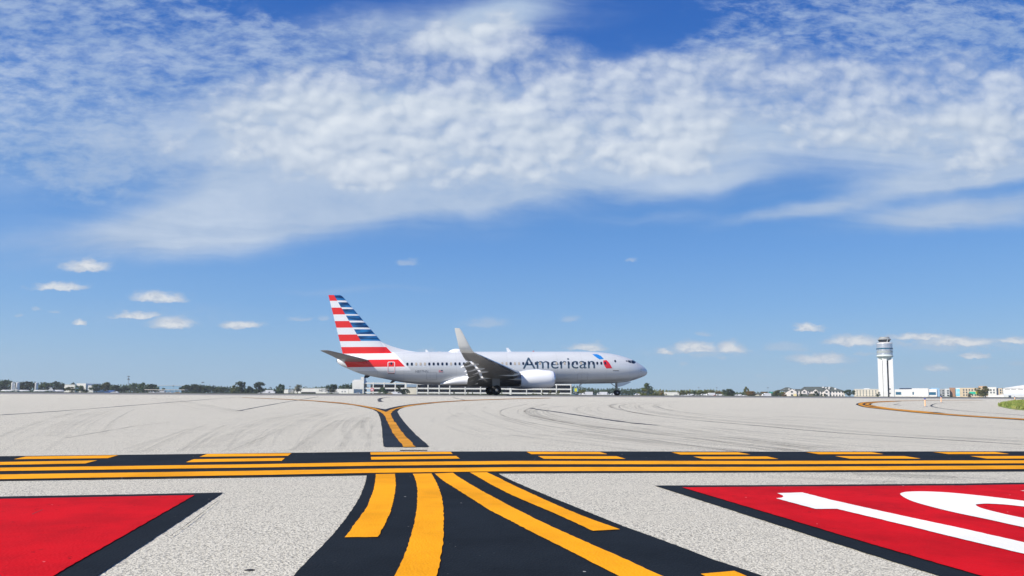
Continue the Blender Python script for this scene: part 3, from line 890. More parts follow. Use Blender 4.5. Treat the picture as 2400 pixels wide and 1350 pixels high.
def pchip(xs, ys):
    xs, ys = np.array(xs, float), np.array(ys, float)
    h = np.diff(xs); d = np.diff(ys) / h
    m = np.zeros_like(ys)
    for i in range(1, len(xs) - 1):
        if d[i - 1] * d[i] > 0:
            w1, w2 = 2 * h[i] + h[i - 1], h[i] + 2 * h[i - 1]
            m[i] = (w1 + w2) / (w1 / d[i - 1] + w2 / d[i])
    m[0], m[-1] = d[0], d[-1]
    def f(v):
        i = int(np.clip(np.searchsorted(xs, v) - 1, 0, len(xs) - 2))
        t = min(1., max(0., (v - xs[i]) / h[i]))
        return (ys[i] * (1 + 2 * t) * (1 - t) ** 2 + m[i] * h[i] * t * (1 - t) ** 2 + ys[i + 1] * t * t * (3 - 2 * t) - m[i + 1] * h[i] * t * t * (1 - t))
    return f
FS = [(0, 2.62, 2.60, .02), (.03, 2.78, 2.46, .16), (.1, 2.94, 2.35, .30), (.25, 3.12, 2.23, .48), (.5, 3.34, 2.09, .70), (.92, 3.62, 1.94, .97), (1.47, 3.96, 1.75, 1.22),
      (2.29, 4.36, 1.53, 1.49), (3.4, 4.70, 1.35, 1.70), (4.78, 5.00, 1.27, 1.83), (6.4, 5.18, 1.255, 1.875), (8.5, 5.25, 1.25, 1.88), (12, 5.26, 1.25, 1.88), (26, 5.26, 1.25, 1.88),
      (27.8, 5.25, 1.33, 1.87), (30, 5.22, 1.55, 1.76), (32.5, 5.17, 2.05, 1.47), (34.5, 5.10, 2.46, 1.14), (35.5, 5.03, 2.74, .96), (36.8, 4.85, 3.30, .68), (37.5, 4.66, 3.62, .46), (37.95, 4.42, 3.98, .22)]
f_top, f_bot, f_hw = (pchip([r[0] for r in FS], [r[k] for r in FS]) for k in (1, 2, 3))
def f_zc(s): return .5 * (f_top(s) + f_bot(s)) + (.02 if s > 3 else 0)
def f_y(s, z):
    t, bt, hw, zc = f_top(s), f_bot(s), f_hw(s), f_zc(s)
    r = (z - zc) / ((t - zc) if z > zc else (zc - bt))
    return hw * math.sqrt(max(0., 1 - min(1., r * r)))

gz_plane = zprof(N_PLANE)
tp = 29.89 - SM
base_pt = E1 * tp + NV * N_PLANE
plane = thing('airliner', 'silver twin-engined airliner with red, white and blue striped tail rolling on the runway', 'airliner', (base_pt[0], base_pt[1], gz_plane))
plane.rotation_euler = (0, -PITCH, PHI)
X = lambda s: SM - s

def fuselage():
    b = MB()
    ss = [0, .012, .03, .06, .1, .17, .25, .36, .5, .7, .92, 1.2, 1.47, 1.85, 2.29, 2.8, 3.4, 4, 4.78, 5.6, 6.4, 7.4, 8.5, 10, 12, 14, 16, 18, 20, 22, 24, 26, 27, 27.8, 28.6, 29.3, 30, 30.7, 31.3, 32, 32.5, 33.2, 33.9,
          34.5, 35, 35.5, 36.1, 36.8, 37.2, 37.5, 37.75, 37.95]
    rs = []
    for s in ss:
        t, bt, hw, zc = f_top(s), f_bot(s), f_hw(s), f_zc(s)
        ring = []
        for i in range(56):
            a = 2 * math.pi * i / 56
            ring.append((X(s), hw * math.cos(a), zc + (math.sin(a) * ((t - zc) if math.sin(a) > 0 else (zc - bt)))))
        rs.append(ring)
    b.rings(rs)
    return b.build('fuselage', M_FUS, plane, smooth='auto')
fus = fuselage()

def decal(name, polys, m, off=.012, parent=plane, label=None, step=.1, side=-1, mesh2d=None):
    """flat shape in (station, height) laid on the curved skin"""
    bm = bmesh.new()
    if mesh2d:
        vs = [bm.verts.new((p[0], p[1], 0)) for p in mesh2d[0]]
        for f in mesh2d[1]:
            try: bm.faces.new([vs[i] for i in f])
            except ValueError: pass
    else:
        for pl in polys:
            bm.faces.new([bm.verts.new((p[0], p[1], 0)) for p in pl])
    xs = [v.co.x for v in bm.verts]; zs = [v.co.y for v in bm.verts]
    for ax, lo, hi, st in ((1, min(zs), max(zs), step), (0, min(xs), max(xs), max(.3, step))):
        if hi - lo > 15: st = .6
        k = math.ceil(lo / st) * st
        while k < hi:
            bmesh.ops.bisect_plane(bm, geom=bm.verts[:] + bm.edges[:] + bm.faces[:], plane_co=(k, 0, 0) if ax == 0 else (0, k, 0), plane_no=(1, 0, 0) if ax == 0 else (0, 1, 0))
            k += st
    bmesh.ops.triangulate(bm, faces=bm.faces[:])
    for v in bm.verts:
        s, z = v.co.x, v.co.y
        y = f_y(s, z)
        e = .02
        dz = (f_y(s, z + e) - f_y(s, z - e)) / (2 * e)
        ds = (f_y(s + e, z) - f_y(s - e, z)) / (2 * e)
        n = Vector((-ds * -1, 1, -dz)).normalized()      # outward in (x, +y, z)
        n.x = ds / math.sqrt(1 + ds * ds + dz * dz)
        p = Vector((X(s), y, z)) + Vector((n.x, n.y, n.z)) * off
        v.co = (p.x, p.y * (1 if side > 0 else -1), p.z)
    me = bpy.data.meshes.new(name)
    for f in bm.faces:
        f.normal_update()
        if f.normal.y * side < 0: f.normal_flip()
    bm.to_mesh(me)
    bm.free()
    me.materials.append(m)
    o = bpy.data.objects.new(name, me)
    C.objects.link(o)
    o.parent = parent
    return tag(o, label)

def rrect(s0, s1, z0, z1, r, k=4):
    out = []
    for cx, cz, a0 in ((s1 - r, z1 - r, 0), (s0 + r, z1 - r, 90), (s0 + r, z0 + r, 180), (s1 - r, z0 + r, 270)):
        for i in range(k + 1):
            a = R(a0 + 90 * i / k)
            out.append((cx + r * math.cos(a), cz + r * math.sin(a)))
    return out

def frame2d(s0, s1, z0, z1, r, w):
    a, c = rrect(s0, s1, z0, z1, r), rrect(s0 + w, s1 - w, z0 + w, z1 - w, max(.01, r - w))
    n = len(a)
    return (a + c, [(i, (i + 1) % n, n + (i + 1) % n, n + i) for i in range(n)])

# cabin windows, one by one
rw = random.Random(11)
k = 0
s = 5.95
while s < 29.95:
    if not any(abs(s - g_) < .2 for g_ in (13.6, 19.2)):
        blind = rw.random() < .30
        decal('window', [rrect(s - .12, s + .12, 3.535, 3.885, .09)], M_BLIND if blind else M_GLASS, .016, label='pale window with its blind down' if blind else None)
        k += 1
    s += .508
# doors
def door(s0, s1, z0, z1, line, lw, lab):
    d = decal('door', None, line, .014, label=lab, mesh2d=frame2d(s0, s1, z0, z1, .16, lw))
    decal('window', [rrect((s0 + s1) / 2 - .11, (s0 + s1) / 2 + .11, z0 + .98, z0 + 1.26, .08)], M_GLASS, .018, parent=d)
    decal('sill', [[(s0 + .06, z0 - .07), (s1 - .06, z0 - .07), (s1 - .06, z0 - .01), (s0 + .06, z0 - .01)]], M_DARKM, .02, parent=d)
    return d
door(4.20, 5.08, 2.85, 4.44, mat('door_outline', (.74, .75, .77), .4), .035, 'front service door with pale outline')
door(31.25, 32.12, 2.68, 4.02, mat('pale_door_band', (.86, .62, .62), .4), .10, 'rear service door outlined in a pale band on the red stripe')
decal('cargo_door', None, M_OUT, .013, mesh2d=frame2d(8.1, 9.4, 1.62, 2.55, .12, .02), label='forward cargo door outline')
decal('cargo_door', None, M_OUT, .013, mesh2d=frame2d(26.4, 27.6, 1.85, 2.72, .12, .02), label='rear cargo door outline')
# flight deck windows
for pl in ([(2.12, 3.66), (1.73, 3.86), (2.02, 4.10), (2.40, 4.07), (2.44, 3.72)], [(2.50, 3.72), (2.46, 4.06), (2.95, 4.07), (2.86, 3.83)], [(2.95, 3.86), (3.02, 4.06), (3.20, 4.05), (3.14, 3.93)]):
    decal('cockpit_window', [pl], M_GLASS, .014, step=.06)
    decal('cockpit_window', [pl], M_GLASS, .014, step=.06, side=1)
decal('windscreen', [[(1.70, 3.86), (1.58, 4.00), (1.96, 4.24), (2.0, 4.13)]], M_GLASS, .012, step=.05)
decal('windscreen', [[(1.70, 3.86), (1.58, 4.00), (1.96, 4.24), (2.0, 4.13)]], M_GLASS, .012, step=.05, side=1)

def text2d(body, s_left, s_right, z0, cap, bold=0.):
    cu = bpy.data.curves.new('lettering', 'FONT')
    cu.body = body
    cu.resolution_u = 6
    cu.offset = bold
    o = bpy.data.objects.new('lettering', cu)
    C.objects.link(o)
    dg = bpy.context.evaluated_depsgraph_get()
    me = bpy.data.meshes.new_from_object(o.evaluated_get(dg))
    vs = np.array([v.co[:] for v in me.vertices])
    fs = [tuple(p.vertices) for p in me.polygons]
    C.objects.unlink(o)
    bpy.data.objects.remove(o)
    bpy.data.curves.remove(cu)
    bpy.data.meshes.remove(me)
    x0, x1 = vs[:, 0].min(), vs[:, 0].max()
    hcap = .729 if vs[:, 1].max() > .7 else vs[:, 1].max()
    return ([(s_left + (v[0] - x0) / (x1 - x0) * (s_right - s_left), z0 + v[1] / hcap * cap) for v in vs], fs)
decal('lettering', None, M_NAVY, .010, mesh2d=text2d('American', 16.18, 7.27, 3.10, 1.34), label='large slate blue word painted along the cabin windows ahead of the wing')
decal('registration', None, M_OUT, .013, mesh2d=text2d('N877NN', 28.9, 27.42, 2.72, .29), label='small grey registration letters near the tail')
fl = decal('flag_badge', [[(26.2, 2.74), (25.72, 2.74), (25.72, 3.0), (26.2, 3.0)]], M_PW, .013, label='small national flag badge')
for i in range(4):
    zz = 2.745 + i * .07
    decal('stripe', [[(26.2, zz), (25.72, zz), (25.72, zz + .035), (26.2, zz + .035)]], M_EMB_R, .016, parent=fl)
decal('canton', [[(25.95, 2.88), (25.72, 2.88), (25.72, 3.0), (25.95, 3.0)]], M_NAVY, .019, parent=fl)
decal('emblem', [[(7.38, 4.85), (6.75, 4.86), (6.35, 4.64), (6.06, 4.24), (6.62, 4.19), (6.95, 4.42), (7.17, 4.63)]], M_EMB_B, .011, label='blue half of the flight emblem')
decal('emblem', [[(6.16, 4.06), (5.75, 4.09), (5.45, 3.76), (5.10, 3.09), (5.85, 3.08), (6.08, 3.4), (6.2, 3.75)]], M_EMB_R, .011, label='red half of the flight emblem')

# ---- flying surfaces
AF = [(0, 0), (.012, .018), (.04, .032), (.1, .046), (.2, .057), (.35, .060), (.5, .053), (.65, .041), (.78, .027), (.9, .012), (1., .001)]
def section(le, chord, z, lat, tc_, tilt=0., cut=(0., 1.), side=-1, drop=0., inc=0.):
    """closed airfoil loop; tilt 0 = flat wing, 90 = upright winglet"""
    pts = []
    up = [(c, t) for c, t in AF if cut[0] <= c <= cut[1]]
    def ip(c): return float(np.interp(c, [a[0] for a in AF], [a[1] for a in AF]))
    cs = sorted(set([cut[0], cut[1]] + [c for c, _ in up]))
    loop = [(c, ip(c) * 1.15) for c in cs] + [(c, -ip(c) * .85) for c in reversed(cs) if c not in (0., 1.)]
    for c, t in loop:
        th = t * chord * tc_ / .12
        sx = le + c * chord
        dz = th - c * chord * inc
        pts.append((X(sx), side * (lat - dz * math.sin(tilt) * 1.), z + dz * math.cos(tilt) - drop))
    return pts
W = [(1.2, 14.1, 8.3, 1.93, .13), (1.9, 14.5, 7.95, 2.02, .13), (3.3, 16.0, 6.6, 2.24, .12), (4.83, 17.0, 5.68, 2.50, .115), (5.8, 17.5, 5.2, 2.64, .11), (9.0, 19.18, 4.0, 3.05, .105),
     (12.8, 21.18, 2.75, 3.54, .10), (15.2, 22.44, 1.98, 3.86, .10), (17.1, 23.44, 1.30, 4.12, .10)]
wi = [np.array([w[0] for w in W])] + [np.array([w[k] for w in W]) for k in range(1, 5)]
def wst(L): return [float(np.interp(L, wi[0], wi[k])) for k in range(1, 5)]
def make_wing(side):
    lab = 'starboard wing towards the camera' if side < 0 else 'far side wing'
    b = MB()
    rs = []
    for L in (1.2, 1.9, 2.6, 3.3, 4.0, 4.83, 5.8, 7.4, 9., 11., 12.8, 14., 15.2, 16.3, 17.1):
        le, ch, z, t = wst(L)
        rs.append(section(le, ch, z, L, t, cut=(0., .78), side=side))
    b.rings(rs)
    # bare metal nose of the wing
    n = len(rs[0])
    o = b.build('wing', [M_WING, M_LE], plane, smooth='auto')
    for p in o.data.polygons:
        v = [o.data.vertices[i].co for i in p.vertices]
        idx = sorted(i % n for i in p.vertices)
        if len(v) == 4 and (idx[-1] <= 3 or idx[0] >= n - 3 or (idx[0] == 0 and idx[-1] >= n - 3)): p.material_index = 1
    tag(o, lab)
    fb = MB()
    def fl(L0, L1, name, defl, ext, drop, parent=o, lab=None):
        b = MB()
        rs = []
        for L in np.linspace(L0, L1, 5):
            le, ch, z, t = wst(L)
            h0, h1 = le + .76 * ch + ext, le + (1.02 if ext else 1.0) * ch + ext
            loop = []
            for c, tt in [(0, .0), (.06, .5), (.25, .8), (.6, .5), (1., .06)] + [(.6, -.25), (.25, -.4), (.06, -.3)]:
                d = c * (h1 - h0)
                th = tt * .055 * ch
                sx = h0 + d * math.cos(defl) + th * math.sin(defl)
                zz = z - drop - d * math.sin(defl) + th * math.cos(defl)
                loop.append((X(sx), side * L, zz))
            rs.append(loop)
        b.rings(rs)
        return tag(b.build(name, M_FLAP, parent, smooth='auto'), lab)
    fl(1.95, 3.75, 'flap', R(27), .42, .10)
    fl(3.85, 5.7, 'flap', R(27), .42, .10)
    fl(5.85, 9.2, 'flap', R(25), .36, .09)
    fl(9.3, 12.7, 'flap', R(25), .30, .07)
    fl(12.85, 17.05, 'aileron', 0., 0., 0.)
    for L, ln in ((3.0, 2.7), (6.75, 2.5), (8.9, 2.2), (11.7, 1.9)):          # canoe fairings of the flap tracks
        le, ch, z, t = wst(L)
        b = MB()
        rs = []
        for k_ in np.linspace(0, 1, 12):
            r_ = .15 * math.sin(math.pi * min(1, max(.03, k_ * .97 + .015))) ** .6
            s_ = le + .60 * ch + k_ * ln
            cz = z - .16 - max(0, k_ - .45) * .6
            rs.append([(X(s_), side * (L + .72 * r_ * math.cos(a)), cz + 1.25 * r_ * math.sin(a)) for a in np.linspace(0, 2 * math.pi, 13)[:-1]])
        b.rings(rs)
        b.build('flap_fairing', M_PW, o, smooth=True)
    for L0, L1 in ((5.7, 8.3), (8.36, 11.4), (11.46, 14.4), (14.46, 16.6)):          # slats run forward and down
        b = MB()
        rs = []
        for L in np.linspace(L0, L1, 4):
            le, ch, z, t = wst(L)
            c_ = .13 * ch + .08
            rs.append([(X(le - .30 + c_ * k_), side * L, z - .13 + h_ * c_) for k_, h_ in ((0, -.05), (.12, .16), (.45, .34), (1., .40), (.62, .20), (.3, -.02), (.1, -.14))])
        b.rings(rs)
        b.build('slat', M_LE, o, smooth='auto')
    b = MB()                                              # fixed nose between the fuselage and the engine
    rs = []
    for L in (1.9, 2.8, 3.8):
        le, ch, z, t = wst(L)
        rs.append([(X(le - .12), side * L, z - .12), (X(le - .16), side * L, z + .02), (X(le + .3), side * L, z + .2), (X(le + .3), side * L, z - .1)])
    b.rings(rs)
    b.build('krueger_flap', M_WING, o)
    # winglet
    b = MB()
    rs = []
    for L, z, le, ch, ti in ((17.1, 4.12, 23.44, 1.30, 0), (17.38, 4.20, 23.58, 1.25, 30), (17.6, 4.42, 23.76, 1.17, 58), (17.74, 4.78, 23.99, 1.07, 76), (17.85, 5.4, 24.34, .86, 80), (17.98, 6.2, 24.78, .62, 81), (18.0, 6.40, 24.97, .45, 81)):
        rs.append(section(le, ch, z, L, .09, tilt=R(ti), side=side))
    b.rings(rs)
    tag(b.build('winglet', mat('winglet_paint', (.74, .74, .70), .35, coat=.3) if side < 0 else bpy.data.materials['winglet_paint'], o, smooth='auto'), 'upswept pale grey winglet')
    return o
wing_r, wing_l = make_wing(-1), make_wing(1)
# wing root fairing and its aft end
b = MB()
rs = []
for s_, hw, z0, z1 in ((12.9, .7, 1.22, 1.45), (13.8, 1.55, 1.12, 1.75), (15, 1.95, 1.04, 2.05), (17, 2.08, 1.0, 2.25), (20, 2.10, 1.0, 2.35), (22, 2.08, 1.02, 2.4), (23.2, 2.0, 1.06, 2.45), (24.2, 1.88, 1.14, 2.2), (25.2, 1.55, 1.2, 1.8), (26.0, .9, 1.24, 1.45)):
    zc = (z0 + z1) / 2
    rs.append([(X(s_), hw * math.copysign(abs(math.cos(a)) ** .75, math.cos(a)), zc + (z1 - z0) / 2 * math.copysign(abs(math.sin(a)) ** .75, math.sin(a))) for a in np.linspace(0, 2 * math.pi, 33)[:-1]])
b.rings(rs)
M_FAIR, q, bb = mat_nodes('shaded_fairing_paint', .4, .2)
x, y, z = q.sep(nd(q.nt, 'ShaderNodeTexCoord').outputs['Object'])
q.L(q.mix(q.m('MULTIPLY', q.m('LESS_THAN', x, SM - 21.6), q.m('GREATER_THAN', z, 1.28)), (.13, .13, .13), PWHITE), bb.inputs['Base Color'])  # grey composite, darkened forward and below to carry the shade under the wing
b.build('wing_root_fairing', M_FAIR, plane, smooth='auto')

def fin():
    b = MB()
    rs = []
    for z in (4.7, 5.05, 5.5, 5.83, 6.5, 7.5, 8.5, 9.5, 10.5, 11.3, 11.8, 12.0):
        le = 32.9 + (z - 6.5) * (37.55 - 32.9) / 5.5
        te = 37.39 + (z - 5.2) * (39.06 - 37.39) / 6.8
        if z > 11.9: le += .12
        ch = te - le
        up = [(c, float(np.interp(c, [a[0] for a in AF], [a[1] for a in AF]))) for c in [a[0] for a in AF]]
        loop = [(X(le + c * ch), -t * ch * (.85 if z < 11.9 else .5), z) for c, t in up] + [(X(le + c * ch), t * ch * (.85 if z < 11.9 else .5), z) for c, t in reversed(up[1:-1])]
        rs.append(loop)
    b.rings(rs)
    f = tag(b.build('tail_fin', M_FIN, plane, smooth='auto'), 'tall tail fin in red and white stripes with blue bars along the front')
    b = MB()
    rs = []
    prof = [(28.3, 5.20, .02), (28.9, 5.27, .05), (29.7, 5.40, .08), (30.6, 5.61, .11), (31.5, 5.87, .13), (32.3, 6.17, .15), (33.0, 6.50, .16), (33.45, 6.85, .16), (33.9, 7.22, .12)]
    for s_, zt, hw in prof:
        rs.append([(X(s_), -hw * 1.7, 5.0), (X(s_), -hw, .45 * 5.0 + .55 * zt), (X(s_), -hw * .55, zt - .03), (X(s_), 0, zt), (X(s_), hw * .55, zt - .03), (X(s_), hw, .45 * 5.0 + .55 * zt), (X(s_), hw * 1.7, 5.0)])
    b.rings(rs)
    b.build('dorsal_fin', M_FIN, f, smooth='auto')
    return f
fin()

def stab(side):
    b = MB()
    rs = []
    for L, le, ch, z in ((.3, 33.8, 3.5, 4.08), (1., 34.2, 3.22, 4.16), (3., 35.42, 2.48, 4.42), (5., 36.76, 1.72, 4.70), (6.7, 37.95, 1.08, 4.94), (7.1, 38.28, .78, 4.99)):
        rs.append(section(le, ch, z, L, .09, side=side))
    b.rings(rs)
    return tag(b.build('tailplane', M_WING, plane, smooth='auto'), 'tailplane on the camera side' if side < 0 else 'far side tailplane')
stab(-1)
stab(1)

def engine(side):
    Y = side * 4.83
    zc = 1.75
    def flat(r, a, k):                                   # slightly flattened underside of the intake
        zz = r * math.sin(a)
        return zz * (1 - .06 * k) if zz < 0 else zz
    def rg(prof, seg=40):
        return [[(X(s_), Y + r * math.cos(a), zc + flat(r, a, max(0, 1 - (s_ - 13) / 2.5))) for a in np.linspace(0, 2 * math.pi, seg + 1)[:-1]] for s_, r in prof]
    b = MB()
    b.rings(rg([(13.18, .93), (13.32, .985), (13.6, 1.03), (14.1, 1.06), (14.8, 1.07), (15.5, 1.05), (16.1, .99), (16.6, .91), (17.0, .84), (17.0, .80), (16.3, .78), (15.8, .3)]), cap=False)
    e = tag(b.build('engine', M_PW, plane, smooth='auto'), 'white engine nacelle under the near wing' if side < 0 else 'far side engine')
    b = MB()
    b.rings(rg([(14.0, .78), (13.5, .785), (13.2, .80), (13.07, .835), (13.05, .87), (13.09, .905), (13.18, .93)]), cap=False)
    b.build('intake_lip', M_LE, e, smooth='auto')
    b = MB()
    b.rings(rg([(13.55, .02), (13.7, .12), (13.95, .22), (14.0, .24), (14.02, .78)]), cap=False)
    b.build('fan', M_DARKM, e, smooth='auto')
    b = MB()
    b.rings(rg([(16.2, .66), (16.9, .60), (17.6, .46), (17.75, .43), (17.7, .38), (17.3, .34)]), cap=False)
    b.rings(rg([(17.3, .3), (17.9, .2), (18.4, .03)]), cap=True)
    b.build('exhaust_nozzle', M_HOT, e, smooth='auto')
    b = MB()                                               # pylon
    rs = []
    for s_, z0, z1, hw in ((14.3, 2.72, 2.82, .05), (15.0, 2.6, 2.93, .16), (16.2, 2.4, 2.86, .2), (17.2, 2.15, 2.66, .2), (18.4, 2.15, 2.5, .16), (19.6, 2.25, 2.45, .05)):
        rs.append([(X(s_), Y - hw, z0), (X(s_), Y + hw, z0), (X(s_), Y + hw * .8, z1), (X(s_), Y - hw * .8, z1)])
    b.rings(rs)
    b.build('pylon', M_PW, e, smooth='auto')
    return e
engine(-1)
engine(1)

def wheel(parent, s_, y_, z_, r, w):
    b = MB()
    b.lathe([(r * .55, -w / 2), (r * .85, -w / 2), (r * .97, -w * .36), (r, -w * .15), (r, w * .15), (r * .97, w * .36), (r * .85, w / 2), (r * .55, w / 2)], 32, (X(s_), y_, z_), 'y')
    b.build('tyre', M_TYREB, parent, smooth='auto')
    b = MB()
    b.lathe([(.05, -w * .53), (r * .3, -w * .50), (r * .50, -w * .42), (r * .56, -w * .5), (r * .56, w * .5), (r * .50, w * .42), (r * .3, w * .5), (.05, w * .53)], 24, (X(s_), y_, z_), 'y')
    b.build('rim', M_RIM, parent, smooth='auto')
for side in (-1, 1):
    b = MB()
    b.tube((X(19.5), side * 2.86, 2.3), (X(19.55), side * 2.86, .62), .11, .09, 14)
    b.tube((X(19.55), side * 2.4, .57), (X(19.55), side * 3.32, .57), .07, seg=12)
    b.tube((X(19.5), side * 1.6, 1.7), (X(19.55), side * 2.8, 1.2), .05, seg=8)
    b.tube((X(18.5), side * 2.5, 2.0), (X(19.5), side * 2.86, 1.15), .045, seg=8)
    b.box(X(20.0), X(19.1), side * 3.0 - .02, side * 3.0 + .02, 1.0, 2.1)
    gr = tag(b.build('main_gear', M_STRUT, plane, smooth='auto'), 'main landing gear leg under the near wing' if side < 0 else 'far main landing gear leg')
    wheel(gr, 19.55, side * 2.48, .565, .565, .40)
    wheel(gr, 19.55, side * 3.24, .565, .565, .40)
zn = -math.tan(PITCH) * 15.6                               # the stretched nose leg reaches the ground
b = MB()
b.tube((X(3.85), 0, 1.7), (X(4.0), 0, zn + .40), .085, .065, 14)
b.tube((X(4.0), -.24, zn + .345), (X(4.0), .24, zn + .345), .05, seg=10)
b.tube((X(4.9), 0, 1.4), (X(4.02), 0, .75), .04, seg=8)
b.box(X(4.12), X(3.7), -.13, .13, .86, 1.0)
ng = tag(b.build('nose_gear', M_STRUT, plane, smooth='auto'), 'nose landing gear with twin wheels')
wheel(ng, 4.0, -.21, zn + .345, .345, .20)
wheel(ng, 4.0, .21, zn + .345, .345, .20)
for side in (-1, 1):
    b = MB()
    b.prism([(X(4.05), 1.33), (X(4.05), .78), (X(3.2), .98), (X(2.35), 1.35), (X(2.35), 1.50)], side * .45 - .02, side * .45 + .02, 'y')
    b.build('gear_door', M_SILV, plane)
# aerials, dome and lamps
def bump_part(name, m, s0, s1, zb, zt, hw, label=None):
    b = MB()
    rs = []
    for k_ in np.linspace(0, 1, 14):
        h = math.sin(math.pi * min(.98, max(.02, k_))) ** .55
        s_ = s0 + (s1 - s0) * k_
        rs.append([(X(s_), hw * h * math.cos(a), zb + (zt - zb) * h * math.sin(a)) for a in np.linspace(0, math.pi, 13)])
    b.rings(rs, close=True)
    return tag(b.build(name, m, plane, smooth='auto'), label)
bump_part('radome_hump', M_PW, 22.9, 24.95, 5.15, 5.62, .55, 'white antenna hump on top of the fuselage')
def blade(name, s0, s1, z0, z1, sweep, m, th=.03, label=None):
    b = MB()
    b.prism([(X(s0), z0), (X(s1), z0), (X(s1 + sweep), z1), (X(s0 + sweep + (s1 - s0) * .45), z1)], -th, th, 'y')
    return tag(b.build(name, m, plane), label)
blade('antenna', 17.25, 17.75, 5.22, 5.72, .16, M_PW, label='white blade antenna above the lettering')
blade('antenna', 27.3, 27.65, 5.22, 5.50, .05, M_PW, label='small white blade antenna behind the hump')
blade('antenna', 8.4, 8.7, 1.3, .82, .25, M_SILV, label='blade antenna under the forward belly')
blade('antenna', 31.0, 31.6, 1.9, 1.55, .3, M_DARKM)
blade('tail_skid', 34.0, 34.8, 2.5, 2.18, .1, M_DARKM)
b = MB()
b.lathe([(.10, 0), (.09, .07), (.05, .11), (.01, .12)], 14, (X(14.5), 0, 5.25))
b.build('beacon', mat('beacon_red', (.5, .03, .02), .3), plane, smooth=True)
b = MB()
b.tube((X(37.9), 0, 4.2), (X(38.02), 0, 4.21), .17, .15, 16)
b.build('exhaust_outlet', M_DARKM, plane, smooth='auto')
for s_, z_ in ((1.2, 3.0), (1.25, 2.72)):
    b = MB()
    y_ = -f_y(s_, z_)
    b.tube((X(s_ + .1), y_ + .02, z_), (X(s_ - .12), y_ - .10, z_), .022, .012, 8)
    b.build('pitot_probe', M_DARKM, plane)
# ================================================================== skyline
class Plot:
    """a building plot: front from column x0 to x1 at camera depth d, turned by the angle a; local x along the front, y away, z up"""
    def __init__(s, x0, x1, d, a=0.):
        a = a - max(0., math.atan(((x0 + x1) / 2 - 1200) / F))      # fronts face the airfield
        A = wpt(x0, d)
        r = ray(x1, 925)
        dx, dy = math.cos(a), math.sin(a)
        # A + L*(dx,dy) on the ray r
        L = (A.y * r[0] - A.x * r[1]) / (dx * r[1] - dy * r[0])
        s.A, s.L, s.a, s.x0, s.x1, s.d = A, L, a, x0, x1, d
    def x(s, px):                                          # local x of a column on the front
        r = ray(px, 925)
        dx, dy = math.cos(s.a), math.sin(s.a)
        return (s.A.y * r[0] - s.A.x * r[1]) / (dx * r[1] - dy * r[0])
    def z(s, px, py):                                      # height of a pixel on the front
        p = s.A.y + s.x(px) * math.sin(s.a)
        return H + ray(px, py)[2] * p / ray(px, py)[1]
    def root(s, name, label, cat, group=None):
        return thing(name, label, cat, (s.A.x, s.A.y, 0), s.a, group)

WALLS = {}
def wallm(name, col, rough=.8, **kw):
    if name not in WALLS: WALLS[name] = mat(name, col, rough, vary=kw.pop('vary', .06), vscale=kw.pop('vscale', .25), **kw)
    return WALLS[name]
W_WHITE = wallm('white_wall', (.78, .765, .72))
W_CREAM = wallm('cream_wall', (.70, .64, .53))
W_BEIGE = wallm('beige_wall', (.66, .53, .36))
W_GREY = wallm('grey_wall', (.36, .37, .38))
W_LGREY = wallm('light_grey_wall', (.62, .63, .63))
W_BROWN = wallm('brown_wall', (.38, .21, .12))
W_BLUE = wallm('blue_cladding', (.25, .42, .58))
W_NAVY = wallm('navy_cladding', (.03, .05, .10))
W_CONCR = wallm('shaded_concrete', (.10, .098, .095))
ROOFG = wallm('green_grey_shingles', (.085, .10, .085), vary=.2)
ROOFW = wallm('white_roof', (.66, .66, .65))
GLASSD = mat('dark_window_glass', (.03, .04, .05), .12)
GLASSB = mat('blue_window_glass', (.02, .12, .20), .1)
DARKIN = mat('dark_interior', (.03, .03, .032), .9)
POLE = mat('galvanised_pole', (.35, .36, .37), .5, metal=.3)

def win(parent, x0, x1, z0, z1, m=None, y=-.04, name='window', frame=True):
    b = MB()
    b.box(x0, x1, y - .03, y + .06, z0, z1)
    w = b.build(name, m or GLASSD, parent)
    if frame:
        b = MB()
        t = .12
        for a, c, e, f in ((x0 - t, x1 + t, z1, z1 + t), (x0 - t, x1 + t, z0 - t, z0), (x0 - t, x0, z0, z1), (x1, x1 + t, z0, z1)):
            b.box(a, c, y - .08, y + .05, e, f)
        b.build('frame', W_LGREY, w)
    return w

# ------------------------------------------------------------------ trees
def leaf_mat(name, c0, c1):
    m = bpy.data.materials.new(name)
    m.use_nodes = True
    q = NG(m.node_tree)
    b = m.node_tree.nodes['Principled BSDF']
    b.inputs['Roughness'].default_value = .75
    b.inputs['Specular IOR Level'].default_value = .2
    tc = nd(m.node_tree, 'ShaderNodeTexCoord').outputs['Object']
    n = q.noise(tc, 5., 3, .6)
    ri = nd(m.node_tree, 'ShaderNodeObjectInfo').outputs['Random']
    c = q.mix(q.ss(n, .3, .7), c0, c1)
    hs = nd(m.node_tree, 'ShaderNodeHueSaturation')
    q.L(q.lin(ri, 0, 1, .7, 1.25), hs.inputs['Value'])
    q.L(q.lin(ri, 0, 1, .485, .515), hs.inputs['Hue'])
    q.L(c, hs.inputs['Color'])
    q.L(hs.outputs[0], b.inputs['Base Color'])
    return m
LEAF = {'dark': leaf_mat('dark_leaves', (.030, .055, .022), (.055, .085, .030)), 'mid': leaf_mat('green_leaves', (.050, .085, .028), (.09, .125, .042)),
        'olive': leaf_mat('olive_leaves', (.085, .10, .022), (.15, .15, .035)), 'rust': leaf_mat('autumn_leaves', (.16, .085, .018), (.22, .15, .03)), 'grey': leaf_mat('grey_green_leaves', (.09, .10, .07), (.15, .155, .10))}
BARK = mat('bark', (.10, .085, .07), .9, vary=.2, vscale=8)

